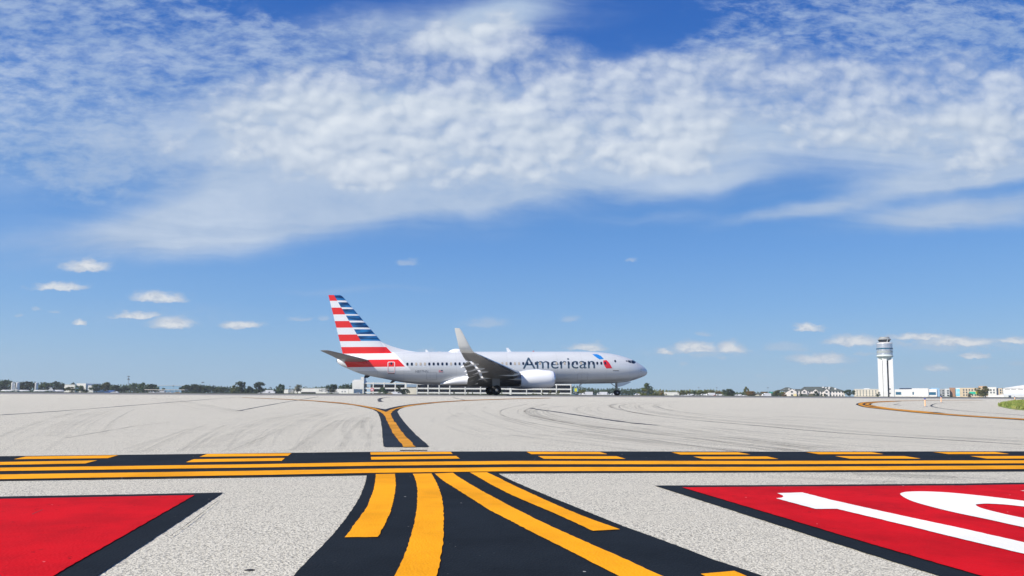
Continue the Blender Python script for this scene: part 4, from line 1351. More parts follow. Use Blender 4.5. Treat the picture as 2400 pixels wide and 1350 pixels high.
def crown_mesh(seed, kind, shape):
    r = random.Random(seed)
    b = MB()
    lobes = []
    nl = {'round': 15, 'wide': 18, 'open': 13, 'bush': 12}[shape]
    for i in range(nl):
        a = r.uniform(0, 6.283)
        h = r.random()
        if shape == 'bush': z0, z1, rad = .05, .85, .40
        elif shape == 'wide': z0, z1, rad = .30, .88, .44
        elif shape == 'open': z0, z1, rad = .36, .90, .36
        else: z0, z1, rad = .20, .86, .36
        rr = rad * math.sqrt(r.random()) * (math.sin(math.pi * min(.97, .12 + h * .78)) ** .6)
        lobes.append((rr * math.cos(a), rr * math.sin(a), z0 + (z1 - z0) * h, r.uniform(.10, .19)))
    lobes.append((0, 0, .86, .13))
    for (cx, cy, cz, lr) in lobes:
        for k in range(80 if shape != 'open' else 50):
            u = Vector((r.gauss(0, 1), r.gauss(0, 1), r.gauss(0, 1))).normalized()
            p = Vector((cx, cy, cz)) + u * lr * (r.random() ** .35) * Vector((1, 1, .85)).length / 1.65
            n = (u + Vector((r.uniform(-.7, .7), r.uniform(-.7, .7), r.uniform(-.5, .9)))).normalized()
            t = n.orthogonal().normalized()
            w = n.cross(t)
            ang = r.uniform(0, 6.283)
            t, w = t * math.cos(ang) + w * math.sin(ang), w * math.cos(ang) - t * math.sin(ang)
            sz = r.uniform(.026, .052)
            b.add([p + t * sz, p + w * sz * .8 + n * sz * .2, p - t * sz, p - w * sz * .7], [(0, 1, 2, 3)])
    me_o = b.build('crown', LEAF[kind], fix=False)
    tb = MB()
    if shape != 'bush':
        top = .55
        tb.tube((0, 0, 0), (.01, 0, top), .030, .016, 8)
        for (cx, cy, cz, lr) in lobes[:7]:
            tb.tube((0, 0, r.uniform(.22, .42)), (cx * .8, cy * .8, cz), .013, .005, 6)
    else:
        tb.tube((0, 0, 0), (0, 0, .35), .02, .012, 6)
        for k in range(3): tb.tube((0, 0, .05), (r.uniform(-.2, .2), r.uniform(-.2, .2), .5), .012, .005, 5)
    tr_o = tb.build('trunk', BARK)
    ms = (me_o.data, tr_o.data)
    bpy.data.objects.remove(me_o)
    bpy.data.objects.remove(tr_o)
    return ms
CACHE = {}
rt = random.Random(21)
def tree(px, top, width, d, kind, shape, label, group=None, name='tree'):
    key = (kind, shape, rt.randrange(3))
    if key not in CACHE: CACHE[key] = crown_mesh(sum(map(ord, kind + shape)) * 7 + key[2] * 13, kind, shape)
    p = wpt(px, d)
    h = zrow(px, top, d)
    w = width * d / F
    t = thing(name, label, 'shrub' if shape == 'bush' else 'tree', (p.x, p.y, 0), rt.uniform(0, 6.28), group)
    t.scale = (w / .96, w / .96, h)
    for nm, me in zip(('crown', 'trunk'), CACHE[key]):
        o = bpy.data.objects.new(nm, me)
        C.objects.link(o)
        o.parent = t
    return t

def tree_line(x0, x1, prof, d, depth, kind, label, seed, leaf=1.0, dens=1.0):
    """far wood that reads as one mass: many leaf clumps under an uneven outline"""
    r = random.Random(seed)
    b = MB()
    xs = [p[0] for p in prof]; tops = [p[1] for p in prof]
    n = int((x1 - x0) * 26 * dens)
    for k in range(n):
        px = r.uniform(x0, x1)
        top = float(np.interp(px, xs, tops)) + 1.6 * math.sin(px * .9 + seed) + 1.1 * math.sin(px * 2.3 + 2 * seed)
        dd = d + r.uniform(0, depth)
        h = zrow(px, top, d) * (.82 + .18 * math.sin(px * .55 + dd * .3))
        z = h * (1 - r.random() ** 1.6)
        p = wpt(px, dd, z)
        nrm = Vector((r.gauss(0, .6), r.gauss(-.6, .6), r.gauss(.5, .6))).normalized()
        t = nrm.orthogonal().normalized()
        w = nrm.cross(t)
        sz = r.uniform(.35, .8) * leaf
        b.add([p + t * sz, p + w * sz, p - t * sz, p - w * sz * .8], [(0, 1, 2, 3)])
    return tag(b.build('tree_line', LEAF[kind], fix=False), label, 'trees', kind='stuff')

TL = tree_line
TL(-160, 150, [(-160, 897), (0, 892), (20, 891), (34, 896), (60, 894), (85, 897), (110, 898), (130, 895), (150, 900)], 620, 24, 'dark', 'dark far wood behind the white tanks', 1)
TL(150, 372, [(150, 906), (180, 904), (205, 902), (240, 900), (262, 903), (300, 902), (330, 901), (350, 900), (372, 906)], 640, 24, 'mid', 'green far wood on both sides of the light mast', 2)
TL(425, 560, [(425, 905), (445, 902), (470, 903), (490, 904), (520, 907), (545, 908), (560, 906)], 650, 22, 'dark', 'low dark wood right of the blue hangar', 3)
TL(545, 690, [(545, 912), (600, 911), (690, 912)], 660, 16, 'dark', 'low hedge of trees behind the white vans', 4)
TL(690, 830, [(690, 908), (720, 909), (745, 907), (790, 905), (815, 900), (830, 899)], 690, 20, 'dark', 'dark trees behind the long white hangar', 5)
TL(1336, 1530, [(1336, 903), (1350, 905), (1365, 907), (1380, 909), (1400, 912), (1420, 911), (1440, 909), (1470, 912), (1490, 911), (1510, 909), (1530, 913)], 700, 24, 'dark', 'dark wood seen under the nose of the airliner', 6)
TL(1525, 1695, [(1525, 913), (1560, 915), (1590, 916), (1620, 914), (1640, 916), (1660, 913), (1680, 915), (1695, 918)], 720, 20, 'olive', 'olive trees behind the parked cars right of the nose', 7)
TL(1690, 1850, [(1690, 918), (1720, 919), (1760, 921), (1800, 919), (1850, 916)], 760, 20, 'mid', 'low far trees left of the gabled building', 8)

T = tree
T(12, 890, 46, 560, 'dark', 'wide', 'broad dark tree at the far left edge')
T(62, 893, 44, 560, 'dark', 'wide', 'dark tree between the white tanks')
T(104, 895, 30, 560, 'mid', 'round', 'lighter green tree just right of the single white tank')
T(128, 893, 34, 560, 'dark', 'round', 'dark tree left of the white stepped building')
T(147, 897, 20, 570, 'dark', 'round', 'small dark tree touching the white stepped building')
T(168, 906, 34, 500, 'olive', 'bush', 'olive shrub in front of the white stepped building', name='shrub')
T(190, 903, 36, 505, 'mid', 'bush', 'green shrub in front of the roof of the white stepped building', name='shrub')
T(171, 895, 14, 700, 'dark', 'round', 'dark treetop showing above the white stepped building')
T(226, 900, 30, 560, 'mid', 'wide', 'green tree right of the white stepped building')
T(250, 895, 34, 560, 'olive', 'round', 'yellow green tree left of the light mast')
T(272, 902, 30, 540, 'mid', 'wide', 'green tree behind the white car')
T(290, 903, 24, 560, 'dark', 'wide', 'dark tree directly left of the light mast')
T(313, 897, 24, 560, 'mid', 'open', 'thin crowned tree right of the light mast')
T(334, 896, 26, 560, 'mid', 'round', 'tall green tree above the long canopy')
T(354, 899, 28, 560, 'dark', 'wide', 'dark tree at the left end of the blue hangar')
T(371, 908, 14, 480, 'dark', 'bush', 'small dark shrub before the left part of the blue hangar', name='shrub')
T(383, 909, 12, 480, 'dark', 'bush', 'smaller dark shrub before the middle of the blue hangar', name='shrub')
T(437, 901, 30, 600, 'dark', 'wide', 'dark tree at the right end of the blue hangar')
T(458, 900, 34, 600, 'dark', 'wide', 'broad dark tree left of the light pole')
T(489, 904, 30, 600, 'dark', 'wide', 'dark tree right of the light pole')
T(517, 907, 34, 600, 'mid', 'wide', 'low green tree left of the two tall trees')
T(549, 902, 20, 560, 'olive', 'round', 'small olive tree leaning against the tall dark tree')
T(565, 893, 32, 540, 'dark', 'round', 'tall dark tree with a ragged top, left of the pair')
T(582, 904, 22, 550, 'dark', 'wide', 'lower dark tree between the two tall trees')
T(606, 894, 34, 540, 'dark', 'round', 'tall dark tree with gaps, right of the pair')
T(648, 905, 22, 530, 'dark', 'bush', 'dark shrub joined to the dense round tree', name='shrub')
T(656, 899, 28, 525, 'dark', 'round', 'dense round dark tree left of the long white hangar')
T(697, 900, 30, 480, 'grey', 'open', 'grey green open tree with bare trunk before the hangar')
T(778, 900, 32, 480, 'dark', 'wide', 'dark tree covering the end of the hangar lettering')
T(777, 911, 26, 470, 'grey', 'bush', 'grey bare shrub below the hangar lettering', name='shrub')
T(812, 900, 30, 620, 'dark', 'wide', 'dark tree beside the garage stair tower')
T(899, 907, 26, 470, 'mid', 'bush', 'green shrub before the third bay of the garage', name='shrub')
T(938, 903, 28, 470, 'dark', 'round', 'dark round tree above the white van')
T(953, 911, 16, 470, 'dark', 'bush', 'small dark shrub right of the white van', name='shrub')
for i, (px, tp_, w_) in enumerate(((1064, 917, 5), (1097, 917, 5), (1107, 917, 5), (1177, 914, 7))):
    T(px, tp_, w_, 470, 'mid', 'bush', 'little green shrub at the foot of the garage columns', 'little shrubs along the garage', name='shrub')
T(1252, 914, 12, 470, 'olive', 'bush', 'widest olive shrub below the engine', name='shrub')
T(1272, 914, 7, 470, 'olive', 'bush', 'narrow olive shrub below the engine front', name='shrub')
T(1289, 914, 10, 470, 'olive', 'bush', 'olive shrub left of the last garage column', name='shrub')
T(1308, 915, 10, 470, 'olive', 'bush', 'olive shrub at the last but one garage column', name='shrub')
T(1367, 912, 26, 560, 'olive', 'wide', 'olive tree right of the yellow sign')
T(1514, 897, 34, 520, 'mid', 'open', 'tall loose crowned tree just ahead of the nose')
T(1508, 911, 28, 510, 'olive', 'bush', 'olive shrub under the loose crowned tree', name='shrub')
T(1532, 914, 24, 560, 'olive', 'bush', 'olive shrub right of the loose crowned tree', name='shrub')
T(1552, 915, 22, 560, 'rust', 'bush', 'rust tinged shrub left of the white box building', name='shrub')
for i, (px, tp_, w_, k_) in enumerate(((1598, 914, 20, 'olive'), (1613, 915, 16, 'olive'), (1626, 915, 16, 'mid'), (1642, 913, 18, 'olive'), (1656, 914, 16, 'olive'), (1671, 914, 18, 'olive'), (1684, 917, 16, 'rust'))):
    T(px, tp_, w_, 600, k_, 'wide', 'olive car park tree in the row right of the white box building', 'car park trees in a row')
T(1706, 911, 28, 560, 'dark', 'wide', 'dense dark tree right of the car park trees')
T(1719, 916, 18, 565, 'dark', 'bush', 'dark shrub leaning on the dense dark tree', name='shrub')
T(1749, 905, 16, 600, 'olive', 'round', 'slender olive tree taller than its neighbours')
T(1760, 916, 28, 590, 'rust', 'wide', 'rust and olive tree beside the slender olive tree')
T(1791, 918, 24, 590, 'rust', 'wide', 'autumn coloured tree behind the small cream house')
T(1822, 914, 28, 590, 'olive', 'wide', 'broad olive tree left of the gabled building')
T(1838, 919, 14, 580, 'rust', 'bush', 'reddish shrub at the corner of the gabled building', name='shrub')
T(1877, 919, 9, 590, 'dark', 'round', 'small dark tree before the left part of the gabled building')
T(1914, 916, 18, 590, 'dark', 'round', 'round black green tree before the middle of the gabled building')
T(1926, 922, 8, 590, 'dark', 'bush', 'little dark shrub right of the round black green tree', name='shrub')
T(1933, 922, 8, 590, 'dark', 'round', 'little dark tree before the right gable')
T(1992, 913, 26, 620, 'dark', 'wide', 'dark tree between the gabled and the cream building')
T(2059, 918, 10, 640, 'dark', 'round', 'dark tree at the left foot of the control tower')
T(2202, 924, 14, 620, 'dark', 'bush', 'dark shrub at the corner of the grey hotel', name='shrub')
T(2228, 926, 10, 620, 'dark', 'bush', 'dark shrub before the brown hotel tower', name='shrub')
T(2273, 921, 16, 560, 'grey', 'bush', 'dark grey shrub left of the hoarding', name='shrub')
T(2309, 904, 42, 560, 'olive', 'round', 'big olive brown tree right of the hoarding')

# ------------------------------------------------------------------ far left: tanks, stepped building, mast, hangar, canopy
M_TANK = mat('white_tank_paint', (.80, .80, .79), .45)
def tank(px, w, top, d, label):
    p = wpt(px, d)
    r = w * d / F / 2
    h = zrow(px, top, d)
    t = thing('storage_tank', label, 'tank', (p.x, p.y, 0), 0, 'white storage tanks')
    b = MB(); b.lathe([(r, 0), (r, h - .3), (r * .97, h - .1), (r * .7, h + .15), (.05, h + .25)], 32)
    b.build('shell', M_TANK, t, smooth='auto')
    b = MB()
    for k in range(2): b.lathe([(r + .02, h * (.35 + .3 * k)), (r + .07, h * (.35 + .3 * k) + .05), (r + .02, h * (.35 + .3 * k) + .1)], 32, cap=False)
    b.build('hoop', M_TANK, t)
    b = MB(); b.box(-.25, -.2, -r - .2, -r - .1, 0, h + .8); b.box(.2, .25, -r - .2, -r - .1, 0, h + .8)
    for k in range(int(h / .4)): b.box(-.2, .2, -r - .17, -r - .13, .3 + k * .4, .34 + k * .4)
    b.build('ladder', POLE, t)
    return t
ta = tank(29.5, 7.4, 897, 530, 'white upright tank at the left of the joined pair')
tb_ = tank(40.5, 7.4, 897, 530, 'white upright tank at the right of the joined pair')
tank(84.5, 6.6, 897, 530, 'single white upright tank standing apart')
pa, pb = wpt(26, 530), wpt(44, 530)
b = MB(); hz = zrow(35, 896.3, 530)
b.box(pa.x, pb.x, pa.y - .6, pa.y + .6, hz, hz + .12)
for px_ in np.linspace(pa.x, pb.x, 9): b.box(px_ - .03, px_ + .03, pa.y - .6, pa.y - .54, hz + .12, hz + 1.0)
b.box(pa.x, pb.x, pa.y - .6, pa.y - .55, hz + 1.0, hz + 1.06)
tag(b.build('catwalk', POLE), 'catwalk joining the tops of the two white tanks', 'catwalk')

P_ = Plot(149, 200, 590, -.1)
bl = P_.root('stepped_building', 'white stepped building half hidden by shrubs at the left', 'building')
b = MB(); zt = P_.z(150, 901.5); b.box(P_.x(149), P_.x(174), 0, 20, 0, zt); b.build('low_wing', W_WHITE, bl)
b = MB(); z2 = P_.z(180, 898.5); b.box(P_.x(174) + .02, P_.x(196), 2, 20, 0, z2); b.build('tall_wing', W_WHITE, bl)
b = MB(); z3 = P_.z(200, 903); b.box(P_.x(196) + .02, P_.x(212), 3, 18, 0, z3); b.build('annex', W_LGREY, bl)
b = MB(); b.box(P_.x(149) - .2, P_.x(174), -.2, 20.2, zt, zt + .25); b.build('roof', ROOFW, bl)
for k in range(4): win(bl, P_.x(152 + k * 5), P_.x(154 + k * 5), 2.2, 3.6)

def mast(px, top, d, label, name, tiers, thick=.22, grp=None):
    p = wpt(px, d); h = zrow(px, top, d)
    t = thing(name, label, 'light mast', (p.x, p.y, 0), 0, grp)
    b = MB(); b.tube((0, 0, 0), (0, 0, h), thick, thick * .5, 10); b.build('pole', POLE, t, smooth='auto')
    for z_, w_ in tiers:
        b = MB()
        b.lathe([(.1, h + z_ - .15), (w_ * .8, h + z_ - .1), (w_, h + z_), (w_, h + z_ + .12), (.1, h + z_ + .2)], 16)
        for k in range(6):
            a = k * math.pi / 3
            b.box(w_ * math.cos(a) - .3, w_ * math.cos(a) + .3, w_ * math.sin(a) - .3, w_ * math.sin(a) + .3, h + z_ - .5, h + z_ - .02)
        b.build('lamp_ring', mat('lamp_housing', (.12, .12, .13), .5) if 'lamp_housing' not in bpy.data.materials else bpy.data.materials['lamp_housing'], t)
    return t
mast(299.5, 881, 600, 'tall light mast with two lamp rings above the far wood', 'light_mast', ((-.2, .62), (-1.9, .35), (-3.0, .66)))
mast(474.3, 895, 600, 'light pole with one wide head above the dark trees', 'light_mast', ((-.2, .85),), .16)
for i, (px_, tp_) in enumerate(((302, 899), (405.5, 904), (500, 903), (518, 905), (633, 907), (679, 905), (716, 906))):
    mast(px_, tp_, 640, 'thin distant lamp post rising over the left treetops', 'lamp_post', ((-.1, .45),), .09, 'thin distant lamp posts')
for i, (px_, tp_) in enumerate(((1363, 906), (1638, 908), (1680, 908), (1800, 908), (1564, 915), (1449, 910))):
    mast(px_, tp_, 700, 'thin distant lamp post right of the airliner', 'lamp_post', ((-.1, .35),), .08, 'thin distant posts on the right')

P_ = Plot(362, 440, 880, -.1)
bl = P_.root('blue_hangar', 'long flat blue hangar beyond the canopy', 'hangar')
zt = P_.z(400, 904.2)
b = MB(); b.box(0, P_.L, 0, 40, 0, zt); b.build('wall', W_BLUE, bl)
b = MB(); b.box(-.3, P_.L + .3, -.3, 40.3, zt, zt + .4); b.build('roof', W_LGREY, bl)
for k in range(5):
    b = MB(); b.box(2 + k * 8.4, 9 + k * 8.4, -.12, -.01, 0, zt * .55); b.build('door', wallm('blue_door', (.12, .26, .40)), bl)
P_ = Plot(338, 432, 470, .1)
bl = P_.root('canopy', 'long low open canopy with a pale roof edge', 'canopy')
zt = P_.z(370, 914)
b = MB(); b.box(0, P_.L, 0, 6, zt, zt + .35); b.build('roof', W_CREAM, bl)
for k in range(8):
    for y_ in (.3, 5.7):
        b = MB(); b.tube((.3 + k * (P_.L - .6) / 7, y_, 0), (.3 + k * (P_.L - .6) / 7, y_, zt), .1, seg=8); b.build('post', POLE, bl)

# ------------------------------------------------------------------ vehicles
CARM = {n: mat('car_paint_' + n, c, .25, coat=.5) for n, c in (('white', (.80, .80, .79)), ('silver', (.5, .51, .52)), ('blue', (.06, .14, .36)), ('red', (.45, .03, .03)), ('black', (.03, .03, .035)), ('grey', (.22, .23, .24)), ('tan', (.42, .33, .22)))}
def side_profile(kind):
    if kind == 'car': return 4.5, [(0, .35), (0, .75), (.35, .92), (1.1, .98), (1.75, 1.40), (3.0, 1.45), (3.75, 1.05), (4.4, .95), (4.5, .6), (4.5, .35)], [(1.32, 1.0), (1.82, 1.34), (2.95, 1.38), (3.5, 1.04)]
    if kind == 'van': return 5.6, [(0, .4), (0, 1.0), (.7, 1.15), (1.35, 1.95), (1.6, 2.1), (5.5, 2.15), (5.6, 1.9), (5.6, .4)], [(.95, 1.22), (1.42, 1.88), (2.5, 1.90), (2.5, 1.22)]
    if kind == 'truck': return 7.5, [(0, .5), (0, 1.3), (.3, 1.5), (.6, 2.3), (1.9, 2.35), (1.9, .9), (2.1, .9), (2.1, 3.1), (7.5, 3.1), (7.5, .7), (2.0, .6)], [(.45, 1.5), (.68, 2.1), (1.5, 2.12), (1.5, 1.5)]
    return 5.4, [(0, .45), (0, .95), (1.1, 1.1), (1.7, 1.75), (2.9, 1.78), (3.1, 1.15), (5.4, 1.15), (5.4, .45)], [(1.35, 1.15), (1.78, 1.66), (2.75, 1.68), (2.85, 1.15)]
def vehicle(px, d, kind, col, label, group=None, name=None, flip=False, rz=.1, z=0.):
    L_, prof, wn = side_profile(kind)
    p = wpt(px, d)
    nm = name or {'car': 'parked_car', 'van': 'parked_van', 'truck': 'box_truck', 'pickup': 'pickup_truck'}[kind]
    t = thing(nm, label, {'car': 'car', 'van': 'van', 'truck': 'truck', 'pickup': 'pickup'}[kind], (p.x, p.y, z), rz + (math.pi if flip else 0), group)
    hw = .9 if kind == 'car' else 1.0
    f = lambda pts: [(a - L_ / 2, b_) for a, b_ in pts]
    b = MB(); b.prism(f(prof), -hw, hw, 'y'); b.build('body', CARM[col], t)
    b = MB(); b.prism(f(wn), -hw - .015, -hw - .005, 'y'); b.prism(f(wn), hw + .005, hw + .015, 'y'); b.build('window', GLASSD, t)
    for wx in (.9, L_ - .95):
        for wy in (-hw + .1, hw - .1):
            b = MB(); b.lathe([(.2, -.12), (.34, -.11), (.34, .11), (.2, .12)], 16, (wx - L_ / 2, wy, .34), 'y'); w = b.build('wheel', M_TYREB, t)
            b = MB(); b.lathe([(.02, -.13), (.19, -.125), (.19, .125), (.02, .13)], 12, (wx - L_ / 2, wy, .34), 'y'); b.build('rim', M_RIM, w)
    return t
V = vehicle
V(257, 430, 'van', 'blue', 'small blue van beside the white car at the left')
V(269, 425, 'car', 'white', 'white car in front of the far wood, right of the blue van')
V(355.5, 455, 'car', 'white', 'white car at the left end of the canopy')
V(376, 458, 'van', 'silver', 'silver van under the middle of the canopy')
V(395, 455, 'car', 'silver', 'silver car under the right half of the canopy')
V(416, 455, 'car', 'tan', 'tan car under the right end of the canopy')
V(611, 500, 'car', 'white', 'leftmost white vehicle of the row right of the tall trees')
V(619, 500, 'pickup', 'grey', 'grey pickup in the row right of the tall trees')
V(628, 500, 'truck', 'white', 'white box truck in the row right of the tall trees')
V(635, 495, 'van', 'white', 'white van at the right end of the row near the round tree')
V(838, 470, 'pickup', 'white', 'white pickup at the foot of the garage stair tower', flip=True)
V(916, 430, 'pickup', 'tan', 'tan pickup just left of the white van')
V(931, 425, 'van', 'white', 'white van in front of the garage', flip=True)
V(1350, 500, 'car', 'blue', 'dark blue car below the yellow sign')
V(1364, 500, 'van', 'white', 'white van right of the yellow sign')
V(1377, 500, 'truck', 'white', 'white box truck left of the nose wheel')
V(1411, 500, 'truck', 'white', 'long white truck behind the nose landing gear, left')
V(1421, 500, 'van', 'white', 'white van attached to the long white truck', flip=True)
V(1437, 500, 'van', 'white', 'white van showing right at the nose wheel')
V(1495, 520, 'van', 'white', 'lone white van right of the nose wheel')
for i, (px_, k_, c_) in enumerate(((1600, 'car', 'silver'), (1608, 'car', 'white'), (1617, 'van', 'white'), (1624, 'car', 'grey'), (1632, 'car', 'white'), (1640, 'car', 'silver'), (1648, 'van', 'white'), (1657, 'car', 'white'), (1665, 'truck', 'white'), (1676, 'car', 'red'), (1684, 'van', 'white'), (1692, 'car', 'white'))):
    V(px_, 560, k_, c_, '%s %s in the far car park under the olive trees' % (c_, {'car': 'car', 'van': 'van', 'truck': 'box truck'}[k_]), 'vehicles in the far car park')
V(1729, 560, 'van', 'white', 'white van right of the dense dark tree')
V(1736, 560, 'car', 'white', 'white car next to the van by the dense dark tree')
V(1745, 560, 'car', 'white', 'white car below the slender olive tree')
V(1796, 560, 'truck', 'white', 'white truck right of the small cream house')

M_JETP = mat('jet_paint', (.55, .56, .57), .4)
def jet(px, d, L_, label, flip=False):
    p = wpt(px, d)
    t = thing('light_jet', label, 'small jet', (p.x, p.y, 0), .1 + (math.pi if flip else 0), 'small white jets on the far left apron')
    b = MB(); b.rings([[(x_ * L_, r_ * math.cos(a), 1.55 + r_ * math.sin(a) + u) for a in np.linspace(0, 6.283, 17)[:-1]] for x_, r_, u in ((-.5, .05, -.1), (-.44, .45, -.05), (-.35, .75, 0), (-.1, .8, 0), (.2, .78, 0), (.38, .5, .2), (.5, .1, .4))])
    b.build('fuselage', M_JETP, t, smooth='auto')
    b = MB(); b.prism([(-.05 * L_, 0), (.12 * L_, 0), (.2 * L_, 7.0), (.13 * L_, 7.0)], 1.05, 1.2, 'z'); b.prism([(-.05 * L_, 0), (.12 * L_, 0), (.2 * L_, -7.0), (.13 * L_, -7.0)], 1.05, 1.2, 'z'); b.build('wing', M_JETP, t)
    b = MB(); b.prism([(.32 * L_, 1.9), (.46 * L_, 1.9), (.53 * L_, 4.2), (.47 * L_, 4.2)], -.1, .1, 'y'); b.prism([(.46 * L_, -2.4), (.53 * L_, -2.4), (.53 * L_, 2.4), (.46 * L_, 2.4)], 4.12, 4.24, 'z'); b.build('tail', M_JETP, t)
    for y_ in (-1.15, 1.15):
        b = MB(); b.lathe([(.3, 0), (.42, .3), (.4, 1.6), (.28, 2.2)], 14, (.22 * L_, y_, 1.95), 'x'); b.build('engine', W_LGREY, t, smooth='auto')
    for x_, y_ in ((-.36 * L_, 0), (.08 * L_, -1.3), (.08 * L_, 1.3)):
        b = MB(); b.tube((x_, y_, 1.1), (x_, y_, .25), .06, seg=6); b.lathe([(.12, -.1), (.25, -.09), (.25, .09), (.12, .1)], 12, (x_, y_, .25), 'y'); b.build('landing_gear', M_TYREB, t)
    return t
jet(20, 520, 12, 'small white jet at the far left edge')
jet(53, 520, 11, 'small white jet below the paired tanks', True)
jet(98, 520, 13, 'small white jet below the single tank')
jet(135, 470, 9, 'small white jet with its tail below the stepped building', True)

# ------------------------------------------------------------------ long white hangar with lettering
P_ = Plot(668, 830, 560, -.12)
bl = P_.root('long_hangar', 'long low white hangar with dark lettering on its wall', 'hangar')
zt = P_.z(740, 910.3)
x1_ = P_.x(768)
b = MB(); b.box(P_.x(690), x1_, 0, 22, 0, zt); b.build('wall', W_WHITE, bl)
b = MB(); b.box(x1_ + .02, P_.x(816), .6, 22, 0, P_.z(800, 911.5)); b.build('wall', W_WHITE, bl)
b = MB(); b.box(P_.x(816) + .25, P_.x(828), .6, 22, 0, P_.z(820, 911.8)); b.build('wall', W_WHITE, bl)
b = MB(); b.box(P_.x(668), P_.x(678), -2, 8, 0, P_.z(672, 913)); b.build('gatehouse', W_WHITE, bl)
b = MB(); b.box(P_.x(690) - .2, x1_ + .2, -.25, 22.2, zt, zt + .3); b.build('roof_edge', W_LGREY, bl)
b = MB(); b.box(P_.x(706), P_.x(739), -.4, -.05, 0, P_.z(720, 918.7)); b.build('door', DARKIN, bl, )
b = MB(); b.box(P_.x(768), P_.x(797), -3.0, -2.8, 0, P_.z(780, 919.5)); b.build('screen_fence', W_GREY, bl)
for px_ in (801, 808): win(bl, P_.x(px_) - .3, P_.x(px_) + .3, 2.0, 2.9, y=.56)
lt = text2d('NETJE', P_.x(747.5), P_.x(767), P_.z(757, 917.6), P_.z(757, 912.6) - P_.z(757, 917.6), .012)
b = MB(); b.add([(v[0], -.06, v[1]) for v in lt[0]], lt[1]); b.build('lettering', W_NAVY, bl, fix=False)

# ------------------------------------------------------------------ parking garage
P_ = Plot(826, 1340, 600, -.05)
gar = P_.root('parking_garage', 'long white open parking garage of three decks behind the airliner', 'parking garage')
zd = lambda row: P_.z(1000, row + (1000 - 1000))
def zz_(px, row): return P_.z(px, row)
xa, xb, xc_, xd = P_.x(853), P_.x(951), P_.x(1183), P_.x(1340)
DEPTH = 22
roofz = P_.z(900, 897.0); mid1 = P_.z(900, 908.8); low1 = P_.z(900, 918.5)
b = MB(); b.box(P_.x(826), P_.x(853) - .02, -1.2, 9, 0, P_.z(840, 892)); b.box(P_.x(846), P_.x(853) - .02, -1.25, 6, P_.z(840, 892), P_.z(849, 884)); b.build('stair_tower', W_WHITE, gar)
b = MB(); b.box(P_.x(829), P_.x(845), -.6, 8, P_.z(840, 892), P_.z(840, 889.8)); b.build('roof', ROOFW, gar)
def deck(x0, x1, ztop, h, name='deck'):
    b = MB(); b.box(x0, x1, -.15, 0.2, ztop - h, ztop); b.build('parapet', W_WHITE, gar)
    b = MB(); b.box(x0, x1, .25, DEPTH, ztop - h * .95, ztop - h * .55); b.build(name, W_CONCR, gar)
for x0, x1, top_ in ((xa, xb, (897.0, 908.6, 918.4)), (xb + .02, xc_, (899, 909.2, 919.2)), (xc_ + .02, xd, (900.3, 910.6, 920.4))):
    pxm = 900 if x0 == xa else (1070 if x1 == xc_ else 1290)
    for k, tr in enumerate(top_):
        zt_ = P_.z(pxm, tr)
        deck(x0, x1, zt_, 1.2 if k else 1.0)
for px_ in (874.5, 900, 926, 950.5, 977, 1003, 1029, 1054, 1090, 1126, 1162, 1196.5, 1234, 1269, 1304, 1338):
    x_ = P_.x(px_)
    w_ = .85 if px_ in (1196.5, 950.5) else .42
    top_ = P_.z(px_, 895.5) if px_ <= 951 else P_.z(px_, 899.6 + (1.0 if px_ > 1183 else 0))
    b = MB(); b.box(x_ - w_, x_ + w_, -.35, .3, 0, top_); b.build('column', W_WHITE, gar)
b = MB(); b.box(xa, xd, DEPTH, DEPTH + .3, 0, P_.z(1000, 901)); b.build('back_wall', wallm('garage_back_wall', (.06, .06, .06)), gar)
b = MB(); b.box(P_.x(953), P_.x(976), -.5, -.38, P_.z(965, 907), P_.z(965, 900.5)); b.build('window', mat('garage_blue_glass', (.25, .34, .45), .1), gar)
b = MB(); b.box(P_.x(953), P_.x(976), -.42, -.36, 0, P_.z(965, 909)); b.build('panel', W_CREAM, gar)
rc = random.Random(4)
for k in range(22):
    px_ = 862 + k * 21.6 + rc.uniform(-3, 3)
    if any(abs(px_ - c) < 6 for c in (950,)): continue
    zt_ = P_.z(px_, 918.4 if px_ < 951 else (919.2 if px_ < 1183 else 920.4)) if k % 2 else P_.z(px_, 908.6 if px_ < 951 else (909.2 if px_ < 1183 else 910.6))
    dd = P_.A.y + P_.x(px_) * math.sin(P_.a) + 6
    col_ = rc.choice(['white', 'silver', 'grey', 'black', 'red', 'blue'])
    V(px_, dd, 'car', col_, '%s car parked on a deck of the white garage' % col_, 'cars parked inside the garage', rz=rc.choice([0, 1.57]), z=zt_ - 1.2 * .55 + .01)

# round red sign by the garage and yellow-blue sign, box building
p = wpt(872, 470)
t = thing('round_sign', 'round red and white sign on a post before the garage', 'sign', (p.x, p.y, 0))
b = MB(); b.tube((0, 0, 0), (0, 0, zrow(872, 913, 470)), .12, seg=8); b.build('post', POLE, t)
r_ = 4.2 * 470 / F
zc_ = zrow(872, 913, 470)
b = MB(); b.lathe([(.02, -.16), (r_, -.15), (r_, -.05), (.02, -.04)], 24, (0, 0, zc_), 'y'); b.build('disc', mat('pale_red_sign', (.70, .16, .16), .5), t)
b = MB(); b.lathe([(.02, -.19), (r_ * .5, -.185), (r_ * .5, -.17), (.02, -.165)], 24, (0, 0, zc_), 'y'); b.build('centre', ROOFW, t)
P_ = Plot(1344, 1355, 540, .1)
t = P_.root('billboard', 'yellow and blue square sign at the end of the garage', 'sign')
z0_, z1_ = P_.z(1350, 917.5), P_.z(1350, 910)
b = MB(); b.box(0, P_.L, 0, .3, z0_, z1_); b.build('panel', mat('sign_yellow', (.72, .70, .03), .4), t)
